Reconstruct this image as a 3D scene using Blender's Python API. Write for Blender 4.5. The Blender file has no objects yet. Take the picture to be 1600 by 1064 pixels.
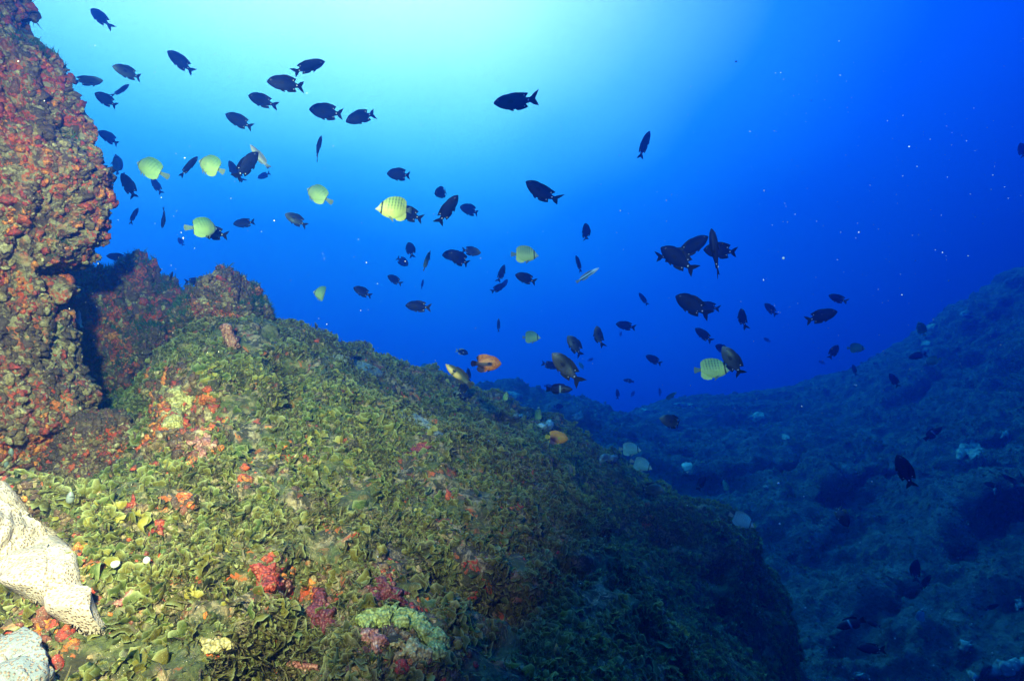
import bpy, math, random
import numpy as np
from mathutils import Vector, Matrix
from mathutils.bvhtree import BVHTree

S = bpy.context.scene
COL = S.collection
R = math.radians

# ------------------------------------------------------------------ camera
FPX = 889.0
cam_d = bpy.data.cameras.new('camera')
cam = bpy.data.objects.new('camera', cam_d)
COL.objects.link(cam)
cam.location = (0, 0, 0)
cam.rotation_euler = (R(90), 0, 0)
cam_d.sensor_width = 36.0
cam_d.lens = 36.0 * FPX / 1600.0
cam_d.clip_start = 0.02
cam_d.clip_end = 400
S.camera = cam
S.view_settings.view_transform = 'Standard'
S.view_settings.look = 'None'
S.view_settings.exposure = 0.0
S.view_settings.gamma = 1.0
S.cycles.max_bounces = 5
S.cycles.diffuse_bounces = 2
S.cycles.glossy_bounces = 2
S.cycles.transmission_bounces = 3
S.cycles.volume_bounces = 1
S.cycles.transparent_max_bounces = 6
S.cycles.use_denoising = True
S.cycles.sample_clamp_indirect = 4


# ------------------------------------------------------------------ node helpers
class NT:
    def __init__(s, tree):
        s.t = tree
        s.n = tree.nodes
        s.l = tree.links

    def new(s, kind, **kw):
        nd = s.n.new(kind)
        for k, v in kw.items():
            setattr(nd, k, v)
        return nd

    def put(s, sock, v):
        if isinstance(v, bpy.types.NodeSocket):
            s.l.new(v, sock)
        elif v is not None:
            if hasattr(sock.default_value, '__len__'):
                n = len(sock.default_value)
                v = tuple(v)
                if len(v) < n:
                    v = v + (1.0,) * (n - len(v))
                sock.default_value = v[:n]
            else:
                sock.default_value = v

    def math(s, op, a, b=None, c=None, clamp=False):
        nd = s.new('ShaderNodeMath', operation=op)
        nd.use_clamp = clamp
        s.put(nd.inputs[0], a)
        if b is not None:
            s.put(nd.inputs[1], b)
        if c is not None:
            s.put(nd.inputs[2], c)
        return nd.outputs[0]

    def noise(s, vec, scale, detail=4, rough=0.55, dist=0.0):
        nd = s.new('ShaderNodeTexNoise')
        s.put(nd.inputs['Vector'], vec)
        nd.inputs['Scale'].default_value = scale
        nd.inputs['Detail'].default_value = detail
        nd.inputs['Roughness'].default_value = rough
        nd.inputs['Distortion'].default_value = dist
        return nd.outputs['Fac']

    def voro(s, vec, scale, feature='F1', out='Distance', rnd=1.0):
        nd = s.new('ShaderNodeTexVoronoi', feature=feature)
        s.put(nd.inputs['Vector'], vec)
        nd.inputs['Scale'].default_value = scale
        nd.inputs['Randomness'].default_value = rnd
        return nd.outputs[out]

    def ramp(s, fac, stops, interp='LINEAR'):
        nd = s.new('ShaderNodeValToRGB')
        nd.color_ramp.interpolation = interp
        els = nd.color_ramp.elements
        while len(els) < len(stops):
            els.new(0.5)
        for e, (p, c) in zip(els, stops):
            e.position = p
            if not hasattr(c, '__len__'):
                c = (c, c, c)
            e.color = (c[0], c[1], c[2], 1)
        s.put(nd.inputs[0], fac)
        return nd.outputs[0]

    def mix(s, fac, a, b, mode='MIX'):
        nd = s.new('ShaderNodeMix', data_type='RGBA', blend_type=mode)
        s.put(nd.inputs[0], fac)
        s.put(nd.inputs[6], a)
        s.put(nd.inputs[7], b)
        return nd.outputs[2]

    def maprange(s, v, a, b, c, d):
        nd = s.new('ShaderNodeMapRange')
        s.put(nd.inputs[0], v)
        for i, q in enumerate((a, b, c, d)):
            nd.inputs[i + 1].default_value = q
        return nd.outputs[0]


def new_mat(name):
    m = bpy.data.materials.new(name)
    m.use_nodes = True
    t = NT(m.node_tree)
    t.n.clear()
    out = t.new('ShaderNodeOutputMaterial')
    p = t.new('ShaderNodeBsdfPrincipled')
    t.l.new(p.outputs[0], out.inputs[0])
    return m, t, p, out


# ------------------------------------------------------------------ the light in the water
GLOW_AZ, GLOW_EL = -13.0, 37.0
w = bpy.data.worlds.new('World')
S.world = w
w.use_nodes = True
t = NT(w.node_tree)
t.n.clear()
wo = t.new('ShaderNodeOutputWorld')
bg = t.new('ShaderNodeBackground')
t.l.new(bg.outputs[0], wo.inputs[0])
tc = t.new('ShaderNodeTexCoord')
sp = t.new('ShaderNodeSeparateXYZ')
t.l.new(tc.outputs['Generated'], sp.inputs[0])
az = t.math('MULTIPLY', t.math('ARCTAN2', sp.outputs[0], sp.outputs[1]), 57.2958)
el = t.math('MULTIPLY', t.math('ARCSINE', sp.outputs[2]), 57.2958)
wob = t.math('MULTIPLY', t.math('SUBTRACT', t.noise(tc.outputs['Generated'], 3.0, 2, 0.5), 0.5), 5.0)
da = t.math('SUBTRACT', az, GLOW_AZ)
da = t.math('MULTIPLY', da, t.math('ADD', 0.37, t.math('MULTIPLY', t.math('GREATER_THAN', da, 0), 0.34)))
de = t.math('SUBTRACT', el, GLOW_EL)
dd = t.math('SQRT', t.math('ADD', t.math('MULTIPLY', da, da), t.math('MULTIPLY', de, de)))
dd = t.math('ADD', dd, wob)
# light coming down through the surface: a bright window round the sun, deep blue away from it
W_STOPS = [(0.0, (0.36, 1.0, 1.0)), (11, (0.24, 0.95, 1.0)), (16, (0.15, 0.72, 1.0)), (21, (0.06, 0.44, 1.0)),
           (28, (0.005, 0.19, 1.0)), (37, (0.0, 0.075, 0.85)), (48, (0.0, 0.022, 0.50)), (62, (0.0, 0.012, 0.30)), (90, (0, 0.01, 0.2))]
near = t.ramp(t.math('DIVIDE', dd, 90.0), [(a / 90.0, c) for a, c in W_STOPS])
over = t.ramp(t.math('DIVIDE', el, 90.0), [(0.0, (0, 0, 0)), (0.55, (0, 0, 0)), (0.75, (0.0, 0.22, 0.5)), (1.0, (0.02, 0.4, 0.8))])
down = t.ramp(t.maprange(el, -50, 0, 0, 1), [(0.0, (0.0, 0.12, 0.12)), (1.0, (1, 1, 1))])
skyc = t.mix(1.0, t.mix(1.0, near, down, 'MULTIPLY'), over, 'ADD')
W_TINT = (12.0, 1.9, 1.7)
t.put(bg.inputs[0], t.mix(1.0, skyc, (W_TINT[0], W_TINT[1], W_TINT[2], 1), 'MULTIPLY'))
bg.inputs[1].default_value = 1.0

sun_d = bpy.data.lights.new('sun', 'SUN')
sun = bpy.data.objects.new('sun', sun_d)
COL.objects.link(sun)
sun_d.energy = 1.6
sun_d.angle = R(8)
sun_d.color = (0.05, 0.42, 0.75)
sdir = Vector((math.sin(R(GLOW_AZ)) * math.cos(R(58)), math.cos(R(GLOW_AZ)) * math.cos(R(58)), math.sin(R(58))))
sun.rotation_euler = sdir.to_track_quat('Z', 'Y').to_euler()
sun.location = (0, 0, 3)


# the diver's strobe, held out to the left of the camera: the photograph's near reef is lit by it
def strobe(loc, aim, power, spot, blend, colour=(1.0, 0.93, 0.80)):
    ld = bpy.data.lights.new('strobe', 'SPOT')
    o = bpy.data.objects.new('strobe', ld)
    COL.objects.link(o)
    ld.energy = power
    ld.spot_size = R(spot)
    ld.spot_blend = blend
    ld.shadow_soft_size = 0.04
    ld.color = colour
    o.location = loc
    o.rotation_euler = (Vector(loc) - Vector(aim)).to_track_quat('Z', 'Y').to_euler()
    return o


strobe((-0.38, 0.0, 0.42), (-1.20, 1.5, -0.06), 860, 95, 1.0, (1.0, 0.77, 0.46))
strobe((0.50, -0.10, 0.45), (0.72, 2.0, 0.24), 120, 50, 1.0, (0.80, 1.0, 0.88))


# ------------------------------------------------------------------ numpy tools
def hash3(ix, iy, iz, seed):
    n = (ix.astype(np.int64) * 374761393 + iy.astype(np.int64) * 668265263 + iz.astype(np.int64) * 2147483647 + seed * 974711) & 0xffffffff
    n = ((n ^ (n >> 13)) * 1274126177) & 0xffffffff
    n = ((n ^ (n >> 15)) * 2246822519) & 0xffffffff
    n = n ^ (n >> 16)
    return (n & 0xffffff) / float(0xffffff)


def vnoise(p, seed=0):
    i = np.floor(p)
    f = p - i
    f = f * f * f * (f * (f * 6 - 15) + 10)
    i = i.astype(np.int64)
    r = 0
    for dx in (0, 1):
        wx = f[:, 0] if dx else 1 - f[:, 0]
        for dy in (0, 1):
            wy = f[:, 1] if dy else 1 - f[:, 1]
            for dz in (0, 1):
                wz = f[:, 2] if dz else 1 - f[:, 2]
                r = r + wx * wy * wz * hash3(i[:, 0] + dx, i[:, 1] + dy, i[:, 2] + dz, seed)
    return r * 2 - 1


ROT = np.array([[0.36, 0.48, -0.8], [-0.8, 0.60, 0.0], [0.48, 0.64, 0.60]])


def fbm(p, octv=5, gain=0.5, seed=0, ridged=False):
    a, s, tot = 1.0, 0.0, 0.0
    q = p.copy()
    for o in range(octv):
        v = vnoise(q, seed + o * 17)
        if ridged:
            v = 1 - 2 * np.abs(v)
        s = s + a * v
        tot += a
        a *= gain
        q = (q @ ROT.T) * 2.03 + 11.3
    return s / tot


def at(px, py, d):
    return ((px - 800.0) / FPX * d, d, (532.0 - py) / FPX * d)


def project(P):
    return 800 + FPX * P[:, 0] / P[:, 1], 532 - FPX * P[:, 2] / P[:, 1]


def mesh_np(name, V, F, mats=(), mi=None, smooth=True, attrs=None):
    me = bpy.data.meshes.new(name)
    V = np.asarray(V, dtype=np.float32)
    F = np.asarray(F, dtype=np.int32)
    k = F.shape[1]
    me.vertices.add(len(V))
    me.vertices.foreach_set('co', V.ravel())
    me.loops.add(F.size)
    me.loops.foreach_set('vertex_index', F.ravel())
    me.polygons.add(len(F))
    me.polygons.foreach_set('loop_start', np.arange(0, F.size, k, dtype=np.int32))
    me.polygons.foreach_set('loop_total', np.full(len(F), k, dtype=np.int32))
    for m in mats:
        me.materials.append(m)
    if mi is not None:
        me.polygons.foreach_set('material_index', np.asarray(mi, dtype=np.int32))
    me.update(calc_edges=True)
    me.polygons.foreach_set('use_smooth', np.full(len(F), smooth, dtype=bool))
    for an, av in (attrs or {}).items():
        a = me.attributes.new(an, 'FLOAT', 'POINT')
        a.data.foreach_set('value', np.asarray(av, dtype=np.float32))
    return me


def link(name, me, label=None, cat=None, group=None, kind=None, parent=None):
    o = bpy.data.objects.new(name, me)
    COL.objects.link(o)
    if parent:
        o.parent = parent
    tag(o, label, cat, group, kind)
    return o


def tag(o, label=None, cat=None, group=None, kind=None):
    for k, v in (('label', label), ('category', cat), ('group', group), ('kind', kind)):
        if v:
            o[k] = v


def grid_faces(nu, nv, wrap_u=False):
    a = np.arange(nu * nv).reshape(nv, nu)
    if wrap_u:
        b = np.roll(a, -1, axis=1)
        f = np.stack([a[:-1], b[:-1], b[1:], a[1:]], axis=-1).reshape(-1, 4)
    else:
        f = np.stack([a[:-1, :-1], a[:-1, 1:], a[1:, 1:], a[1:, :-1]], axis=-1).reshape(-1, 4)
    return f


class TPS:
    def __init__(s, pts, lam=0.002):
        P = np.array(pts, float)
        s.xy = P[:, :2]
        z = P[:, 2]
        n = len(P)
        K = s.k(np.linalg.norm(s.xy[:, None] - s.xy[None], axis=2))
        A = np.zeros((n + 3, n + 3))
        A[:n, :n] = K + lam * np.eye(n)
        A[:n, n] = 1
        A[:n, n + 1:] = s.xy
        A[n:, :n] = A[:n, n:].T
        b = np.zeros(n + 3)
        b[:n] = z
        s.w = np.linalg.solve(A, b)

    @staticmethod
    def k(r):
        return np.where(r > 1e-9, r * r * np.log(np.maximum(r, 1e-9)), 0)

    def __call__(s, x, y):
        sh = x.shape
        q = np.stack([x.ravel(), y.ravel()], 1)
        out = np.empty(len(q))
        n = len(s.xy)
        for i in range(0, len(q), 20000):
            c = q[i:i + 20000]
            out[i:i + 20000] = s.k(np.linalg.norm(c[:, None] - s.xy[None], axis=2)) @ s.w[:n] + s.w[n] + c @ s.w[n + 1:]
        return out.reshape(sh)


rng = np.random.default_rng(7)
random.seed(7)


# ------------------------------------------------------------------ materials for rock and growth
def crust_material(name, red=0.5, tan=0.5, dark=(0.045, 0.022, 0.030), scale=1.0, green=0.0, purple=0.3):
    """rock overgrown with patches of encrusting sponge, coralline algae and turf"""
    m, t, p, out = new_mat(name)
    g = t.new('ShaderNodeNewGeometry').outputs['Position']
    warp = t.new('ShaderNodeTexNoise')
    t.put(warp.inputs['Vector'], g)
    warp.inputs['Scale'].default_value = 14 * scale
    warp.inputs['Detail'].default_value = 3
    wv = t.new('ShaderNodeVectorMath', operation='MULTIPLY_ADD')
    t.l.new(warp.outputs['Color'], wv.inputs[0])
    wv.inputs[1].default_value = (0.10, 0.10, 0.10)
    t.l.new(g, wv.inputs[2])
    v = wv.outputs[0]
    base = t.ramp(t.noise(v, 22 * scale, 6, 0.65), [(0.30, dark), (0.5, (dark[0] * 2.2, dark[1] * 2.0, dark[2] * 1.8)), (0.72, (0.16, 0.10, 0.085))])
    if purple:
        base = t.mix(t.math('MULTIPLY', t.ramp(t.noise(v, 9 * scale, 4), [(0.50, 0), (0.60, 1)]), purple), base, (0.17, 0.055, 0.085))
    tanm = t.ramp(t.noise(v, 17 * scale, 5, 0.6), [(0.60 - 0.16 * tan, 0), (0.68 - 0.16 * tan, 1)])
    tcol = t.ramp(t.noise(v, 60 * scale, 3), [(0.3, (0.20, 0.13, 0.07)), (0.5, (0.36, 0.26, 0.14)), (0.7, (0.50, 0.38, 0.25))])
    base = t.mix(tanm, base, tcol)
    rv = t.voro(v, 24 * scale, out='Color')
    rs = t.new('ShaderNodeSeparateColor')
    t.l.new(rv, rs.inputs[0])
    region = t.ramp(t.noise(g, 5 * scale, 3), [(0.38, 0), (0.56, 1)])
    redm = t.math('MULTIPLY', t.math('LESS_THAN', rs.outputs[0], red * 0.62), region)
    redm = t.math('MULTIPLY', redm, t.ramp(t.noise(v, 42 * scale, 3), [(0.42, 0), (0.52, 1)]))
    rcol = t.ramp(rs.outputs[1], [(0.0, (0.42, 0.03, 0.015)), (0.45, (0.58, 0.06, 0.015)), (0.7, (0.75, 0.17, 0.02)), (1.0, (0.42, 0.04, 0.04))])
    base = t.mix(redm, base, rcol)
    if green:
        gm = t.math('MULTIPLY', t.ramp(t.noise(g, 7 * scale, 4), [(0.46, 0), (0.58, 1)]), green)
        base = t.mix(gm, base, t.ramp(t.noise(v, 50 * scale, 3), [(0.3, (0.03, 0.05, 0.015)), (0.7, (0.14, 0.16, 0.04))]))
    # tiny pale specks: broken shell and sand caught in the turf
    sp_ = t.voro(g, 260, out='Distance')
    spk = t.math('MULTIPLY', t.math('LESS_THAN', sp_, 0.16), t.math('GREATER_THAN', t.noise(g, 35, 2), 0.55))
    base = t.mix(spk, base, (0.7, 0.62, 0.52))
    t.put(p.inputs['Base Color'], base)
    p.inputs['Roughness'].default_value = 0.75
    b = t.new('ShaderNodeBump')
    b.inputs['Strength'].default_value = 0.9
    b.inputs['Distance'].default_value = 0.012
    hh = t.math('ADD', t.noise(v, 90 * scale, 5, 0.7), t.math('MULTIPLY', t.noise(v, 28 * scale, 4, 0.6), 1.5))
    t.put(b.inputs['Height'], hh)
    t.l.new(b.outputs[0], p.inputs['Normal'])
    return m


def reef_material(name, cols, scale=1.0, bump=0.03):
    m, t, p, out = new_mat(name)
    g = t.new('ShaderNodeNewGeometry').outputs['Position']
    c = t.ramp(t.noise(g, 6 * scale, 7, 0.7), [(0.32, cols[0]), (0.5, cols[1]), (0.68, cols[2])])
    t.put(p.inputs['Base Color'], c)
    p.inputs['Roughness'].default_value = 0.9
    b = t.new('ShaderNodeBump')
    b.inputs['Strength'].default_value = 1.0
    b.inputs['Distance'].default_value = bump
    t.put(b.inputs['Height'], t.math('ADD', t.noise(g, 14 * scale, 8, 0.8), t.math('MULTIPLY', t.voro(g, 34 * scale), 0.35)))
    t.l.new(b.outputs[0], p.inputs['Normal'])
    return m


def algae_material(name, stops, rim=(0.48, 0.52, 0.22), trans=0.5):
    """per-frond colour from the 'tone' attribute; pale growing rim and faint concentric bands from 'rim'"""
    m, t, p, out = new_mat(name)
    a = t.new('ShaderNodeAttribute', attribute_name='tone').outputs['Fac']
    r = t.new('ShaderNodeAttribute', attribute_name='rim').outputs['Fac']
    g = t.new('ShaderNodeNewGeometry').outputs['Position']
    c = t.ramp(a, stops)
    n = t.noise(g, 120, 4, 0.7)
    c = t.mix(t.ramp(n, [(0.4, 0.0), (0.7, 0.4)]), c, (0.10, 0.065, 0.01))
    spk = t.math('LESS_THAN', t.voro(g, 620), 0.22)
    spk = t.math('MULTIPLY', spk, t.math('GREATER_THAN', t.noise(g, 60, 2), 0.48))
    c = t.mix(t.math('MULTIPLY', spk, 0.75), c, (0.78, 0.70, 0.34))
    bands = t.math('MULTIPLY', t.math('ADD', t.math('SINE', t.math('MULTIPLY', r, 26.0)), 1.0), 0.05)
    c = t.mix(bands, c, rim)
    c = t.mix(t.ramp(r, [(0.82, 0.0), (1.0, 0.65)]), c, rim)
    t.put(p.inputs['Base Color'], c)
    p.inputs['Roughness'].default_value = 0.55
    tr = t.new('ShaderNodeBsdfTranslucent')
    t.put(tr.inputs[0], c)
    ms = t.new('ShaderNodeMixShader')
    ms.inputs[0].default_value = trans
    t.l.new(p.outputs[0], ms.inputs[1])
    t.l.new(tr.outputs[0], ms.inputs[2])
    t.l.new(ms.outputs[0], out.inputs[0])
    return m


M_CLIFF = crust_material('encrusted_cliff', red=0.85, tan=0.9, scale=1.7, purple=0.1, dark=(0.05, 0.025, 0.018))
M_BACK = crust_material('encrusted_back_rock', red=0.85, tan=0.3, scale=1.5)
M_KNOB = crust_material('encrusted_knoll', red=0.7, tan=0.9, purple=0.6, scale=1.6)
M_SLOPE = crust_material('slope_rock', red=0.2, tan=0.7, green=0.8, dark=(0.02, 0.018, 0.008), scale=1.5, purple=0.0)
M_SEABED = reef_material('turf_covered_reef', [(0.07, 0.09, 0.09), (0.20, 0.235, 0.22), (0.38, 0.43, 0.40)], 1.0, bump=0.10)
M_FRONDS = algae_material('olive_fronds', [(0.0, (0.025, 0.018, 0.004)), (0.28, (0.09, 0.078, 0.005)), (0.5, (0.19, 0.150, 0.010)), (0.68, (0.055, 0.115, 0.018)), (0.82, (0.15, 0.145, 0.012)), (1.0, (0.46, 0.36, 0.05))])
M_TURF = algae_material('green_turf', [(0.0, (0.015, 0.06, 0.03)), (0.5, (0.03, 0.12, 0.06)), (1.0, (0.08, 0.20, 0.09))], rim=(0.1, 0.25, 0.15))

BVH_SRC = []


def note_bvh(V, F):
    BVH_SRC.append(BVHTree.FromPolygons([tuple(v) for v in V.tolist()], [tuple(f) for f in F.tolist()]))


def vnormals(V, nu, nv):
    G = V.reshape(nv, nu, 3)
    du = np.gradient(G, axis=1)
    dv = np.gradient(G, axis=0)
    n = np.cross(du, dv).reshape(-1, 3)
    n /= np.linalg.norm(n, axis=1)[:, None] + 1e-12
    return n


# ------------------------------------------------------------------ the near reef slope
A_PTS = [(-100, 735, 1.22), (0, 742, 1.22), (32, 778, 1.20), (0, 800, 1.48), (60, 822, 1.45), (100, 818, 1.46), (-400, 1064, .9), (-200, 900, 1.1), (0, 1064, .92), (200, 1064, .96), (450, 1064, 1.0), (700, 1064, 1.08), (900, 1064, 1.28), (1080, 1064, 1.6),
         (-100, 850, 1.2), (120, 880, 1.15), (300, 900, 1.15), (500, 900, 1.22), (700, 900, 1.38), (880, 900, 1.62), (1000, 930, 1.85),
         (150, 800, 1.5), (190, 765, 1.5), (300, 760, 1.42), (480, 760, 1.55), (680, 760, 1.8), (850, 780, 2.1), (985, 850, 2.25),
         (215, 700, 1.95), (190, 620, 2.75), (150, 560, 3.1), (150, 690, 2.2), (245, 650, 1.75), (330, 650, 1.72), (450, 650, 1.85), (600, 660, 2.1), (760, 690, 2.6), (900, 750, 2.9),
         (270, 570, 2.05), (340, 540, 2.15), (430, 550, 2.25), (520, 570, 2.5), (640, 620, 2.9), (760, 650, 3.3),
         (330, 512, 2.6), (400, 505, 2.75), (470, 505, 2.85), (530, 525, 3.1), (600, 560, 3.4), (670, 600, 3.75), (740, 632, 4.1),
         (850, 675, 4.4), (960, 722, 4.4), (1050, 780, 4.3), (1140, 852, 4.2), (1205, 895, 4.0), (1225, 940, 3.7),
         (930, 745, 3.6), (1010, 830, 3.5), (1085, 930, 3.3), (1100, 860, 3.5), (1160, 940, 3.3), (1130, 1000, 2.7), (1140, 1064, 2.4),
         (1120, 1010, 2.75)]
P = [at(*q) for q in A_PTS]
# behind the ridges, out of sight: the slope drops away
for px, py, d, dy, dz in [(330, 480, 2.9, .5, -.5), (400, 480, 3.1, .5, -.6), (530, 525, 3.5, .5, -.7), (670, 600, 4.2, .5, -.8), (850, 675, 4.9, .5, -.8),
                          (1050, 780, 4.8, .5, -.8), (1200, 870, 4.6, .4, -.8), (1225, 940, 3.7, .3, -.8), (1220, 1064, 2.9, .25, -.6), (1260, 1000, 3.3, .3, -.9),
                          (0, 560, 3.3, .3, -.6), (-400, 700, 2.2, 0, -.2)]:
    x, y, z = at(px, py, d)
    P.append((x + 0.25, y + dy, z + dz))
for px, py, d, dz in [(1000, 860, 2.75, -.22), (1060, 960, 2.35, -.22), (1110, 1040, 2.05, -.2)]:
    x, y, z = at(px, py, d)
    P.append((x, y, z + dz))
tpsA = TPS(P, 0.003)
nu, nv = 520, 560
ux = np.linspace(0, 1, nu)
vy = np.linspace(0, 1, nv)
yy = 0.45 + 5.2 * vy ** 1.35
X = -1.75 - 0.25 * yy[:, None] * 0.6 + (3.4 + 1.05 * (yy[:, None] - .45) * 0.65) * ux[None, :]
Y = np.repeat(yy[:, None], nu, 1)
Z = tpsA(X, Y)
V = np.stack([X.ravel(), Y.ravel(), Z.ravel()], 1)
N = vnormals(V, nu, nv)
big = fbm(V * 2.2, 3, 0.5, 3)
mid = fbm(V * 8.0, 4, 0.55, 9)
hol = np.clip(fbm(V * 5.0, 2, 0.5, 31) - 0.22, 0, 1)
fine = fbm(V * 34.0, 4, 0.6, 21)
V = V + N * ((0.045 + 0.05 * np.clip(V[:, 1] - 1.6, 0, 1)) * big + 0.055 * mid - 0.30 * hol + 0.014 * fine)[:, None]
V_A = V
F_A = grid_faces(nu, nv)
N_A = vnormals(V_A, nu, nv)
me = mesh_np('reef_slope', V_A, F_A, [M_SLOPE])
slope = link('reef_slope', me, kind='structure')
note_bvh(V_A, F_A)

# ------------------------------------------------------------------ the far reef and seabed
B_PTS = [(1600, 1064, 3.8), (1400, 1064, 4.0), (1250, 1064, 4.0), (1100, 1064, 4.1), (900, 1064, 5.2), (600, 1064, 5.5), (1800, 1064, 3.6),
         (1300, 960, 4.6), (1450, 960, 4.5), (1600, 940, 4.4), (1300, 900, 5.4), (1500, 860, 5.2), (1650, 840, 4.9),
         (1200, 800, 6.3), (1100, 800, 6.4), (1350, 790, 6.2), (1550, 760, 5.8), (1080, 760, 7.0), (1200, 720, 7.6), (1380, 700, 7.5), (1600, 660, 7.0),
         (980, 700, 7.6), (880, 680, 7.2), (930, 662, 8.2), (1000, 665, 9.6), (1100, 650, 10), (1250, 640, 10), (1420, 600, 9.2), (1600, 560, 8.2),
         (740, 612, 8.6), (780, 612, 8.8), (830, 618, 9.0), (880, 628, 9.2), (930, 640, 9.4), (985, 648, 11.5), (1050, 640, 12), (1120, 630, 12), (1200, 620, 12),
         (1260, 606, 11.8), (1330, 580, 11.4), (1400, 545, 11), (1460, 505, 10.6), (1530, 465, 10.2), (1600, 432, 9.8), (1700, 390, 9.4), (1800, 345, 9.2),
         (600, 605, 8.8), (400, 600, 8.8), (200, 600, 8.8)]
P = [at(*q) for q in B_PTS]
for px, py, d, dy, dz in [(200, 600, 8.8, 2, -2), (600, 605, 8.8, 2, -2), (780, 612, 8.8, 2, -2), (900, 632, 9.2, 1.6, -1.2), (1050, 640, 12, 2, -2), (1200, 620, 12, 2, -2), (1400, 545, 11, 2.5, -2),
                          (1600, 432, 9.8, 2.5, -1.5), (1800, 345, 9.2, 2.5, -1), (1050, 640, 12, 5, -5), (1400, 545, 11, 6, -5), (1800, 345, 9.2, 6, -4), (600, 605, 8.8, 7, -5)]:
    x, y, z = at(px, py, d)
    P.append((x, y + dy, z + dz))
tpsB = TPS(P, 0.01)
nu, nv = 620, 560
vy = np.linspace(0, 1, nv)
yy = 2.2 + 16.0 * vy ** 1.6
X = -5.0 + 0 * yy[:, None] + (5.0 + 5.2 + 0.62 * yy[:, None]) * np.linspace(0, 1, nu)[None, :]
Y = np.repeat(yy[:, None], nu, 1)
Z = tpsB(X, Y)
# ledges: the reef steps up away from the camera
fx = np.stack([X.ravel() * 0.45, Y.ravel() * 0.45, 0 * X.ravel()], 1)
uu = (0.62 * Y.ravel() - 0.22 * X.ravel() + 1.3 * fbm(fx, 4, 0.5, 91))
sw = uu - np.floor(uu)
sw = np.where(sw < 0.9, sw / 0.9, (1 - sw) / 0.1)
patchy = np.clip(0.6 + 1.2 * fbm(fx * 1.3 + 7, 2, 0.5, 95), 0.0, 1.2)
Z = Z + (0.27 * (0.5 - sw) * patchy * np.clip((10.5 - Y.ravel()) / 3, 0.12, 1)).reshape(Z.shape)
V = np.stack([X.ravel(), Y.ravel(), Z.ravel()], 1)
N = vnormals(V, nu, nv)
hol = np.clip(fbm(V * np.array([0.6, 1.0, 1.0]), 3, 0.5, 77) - 0.10, 0, 1)
led = fbm(V * np.array([0.8, 1.6, 2.2]), 4, 0.55, 41, ridged=True)
mid = fbm(V * 3.0, 5, 0.6, 5)
fine = fbm(V * 14.0, 4, 0.62, 19)
amp = np.clip((14 - V[:, 1]) / 6, 0.35, 1)
V = V + N * (amp * (0.22 * led - 0.32 * hol + 0.15 * mid + 0.055 * fine))[:, None]
V_B = V
F_B = grid_faces(nu, nv)
N_B = vnormals(V_B, nu, nv)
link('seabed', mesh_np('seabed', V_B, F_B, [M_SEABED]), kind='structure')
note_bvh(V_B, F_B)

# ------------------------------------------------------------------ the left rock pillar, a lofted column
EDGE = [(-150, 0), (-40, 4), (20, 10), (55, 16), (70, 52), (85, 74), (110, 82), (150, 92), (190, 102), (222, 120), (240, 136), (270, 142), (300, 144), (330, 138),
        (355, 124), (385, 104), (420, 88), (460, 84), (500, 84), (540, 86), (580, 98), (620, 116), (645, 124), (670, 110), (700, 90), (740, 78), (780, 66), (830, 56), (950, 56)]
DP = 1.95
ez = np.array([(532 - e[0]) / FPX * DP for e in EDGE])[::-1]
ex = np.array([(e[1] - 800) / FPX * DP for e in EDGE])[::-1]
nz = 560
th = np.concatenate([np.linspace(-20, 60, 380), np.linspace(60, 340, 60)[1:-1]])
nth = len(th)
zz = np.linspace(ez[0], ez[-1], nz)
xe = np.interp(zz, ez, ex)
thr = np.radians(th)
RX, RY = 0.9, 0.42
lean = 0.10 * np.clip(-zz, 0, 1)
X = xe[:, None] - RX + RX * np.cos(thr)[None, :]
Y = DP + 0.0 - (RY + lean[:, None]) * np.sin(thr)[None, :]
Z = np.repeat(zz[:, None], nth, 1)
V = np.stack([X.ravel(), Y.ravel(), Z.ravel()], 1)
N = np.stack([np.repeat((np.cos(thr) / RX)[None], nz, 0).ravel(), np.repeat((-np.sin(thr) / RY)[None], nz, 0).ravel(), np.zeros(nz * nth)], 1)
N /= np.linalg.norm(N, axis=1)[:, None]
q = V.copy()
q[:, 0] += 0.35 * q[:, 2]        # the growth runs in slanting streaks
st = fbm(q * np.array([7, 7, 2.6]), 4, 0.55, 51, ridged=True)
lump = fbm(V * 14, 4, 0.6, 61)
pit = np.clip(fbm(V * np.array([22, 22, 15]), 3, 0.55, 71) - 0.1, 0, 1)
fine = fbm(V * 60, 3, 0.6, 81)
edge_soft = 1.0
crack = np.clip(1 - np.abs(fbm(q * np.array([5, 5, 2.2]), 3, 0.5, 55)) * 9, 0, 1)
V = V + N * (0.07 * (st - 0.3) + 0.036 * lump - 0.085 * pit - 0.11 * crack + 0.010 * fine)[:, None]
F = grid_faces(nth, nz, wrap_u=True)
V_P, F_P = V, F
top_c = len(V)
pillar = link('rock_pillar', mesh_np('rock_pillar', V, F, [M_CLIFF]),
              'tall rock pillar crusted with red, orange and tan growth, rising up the left side', 'rock')
note_bvh(V_P, F_P)


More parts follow.
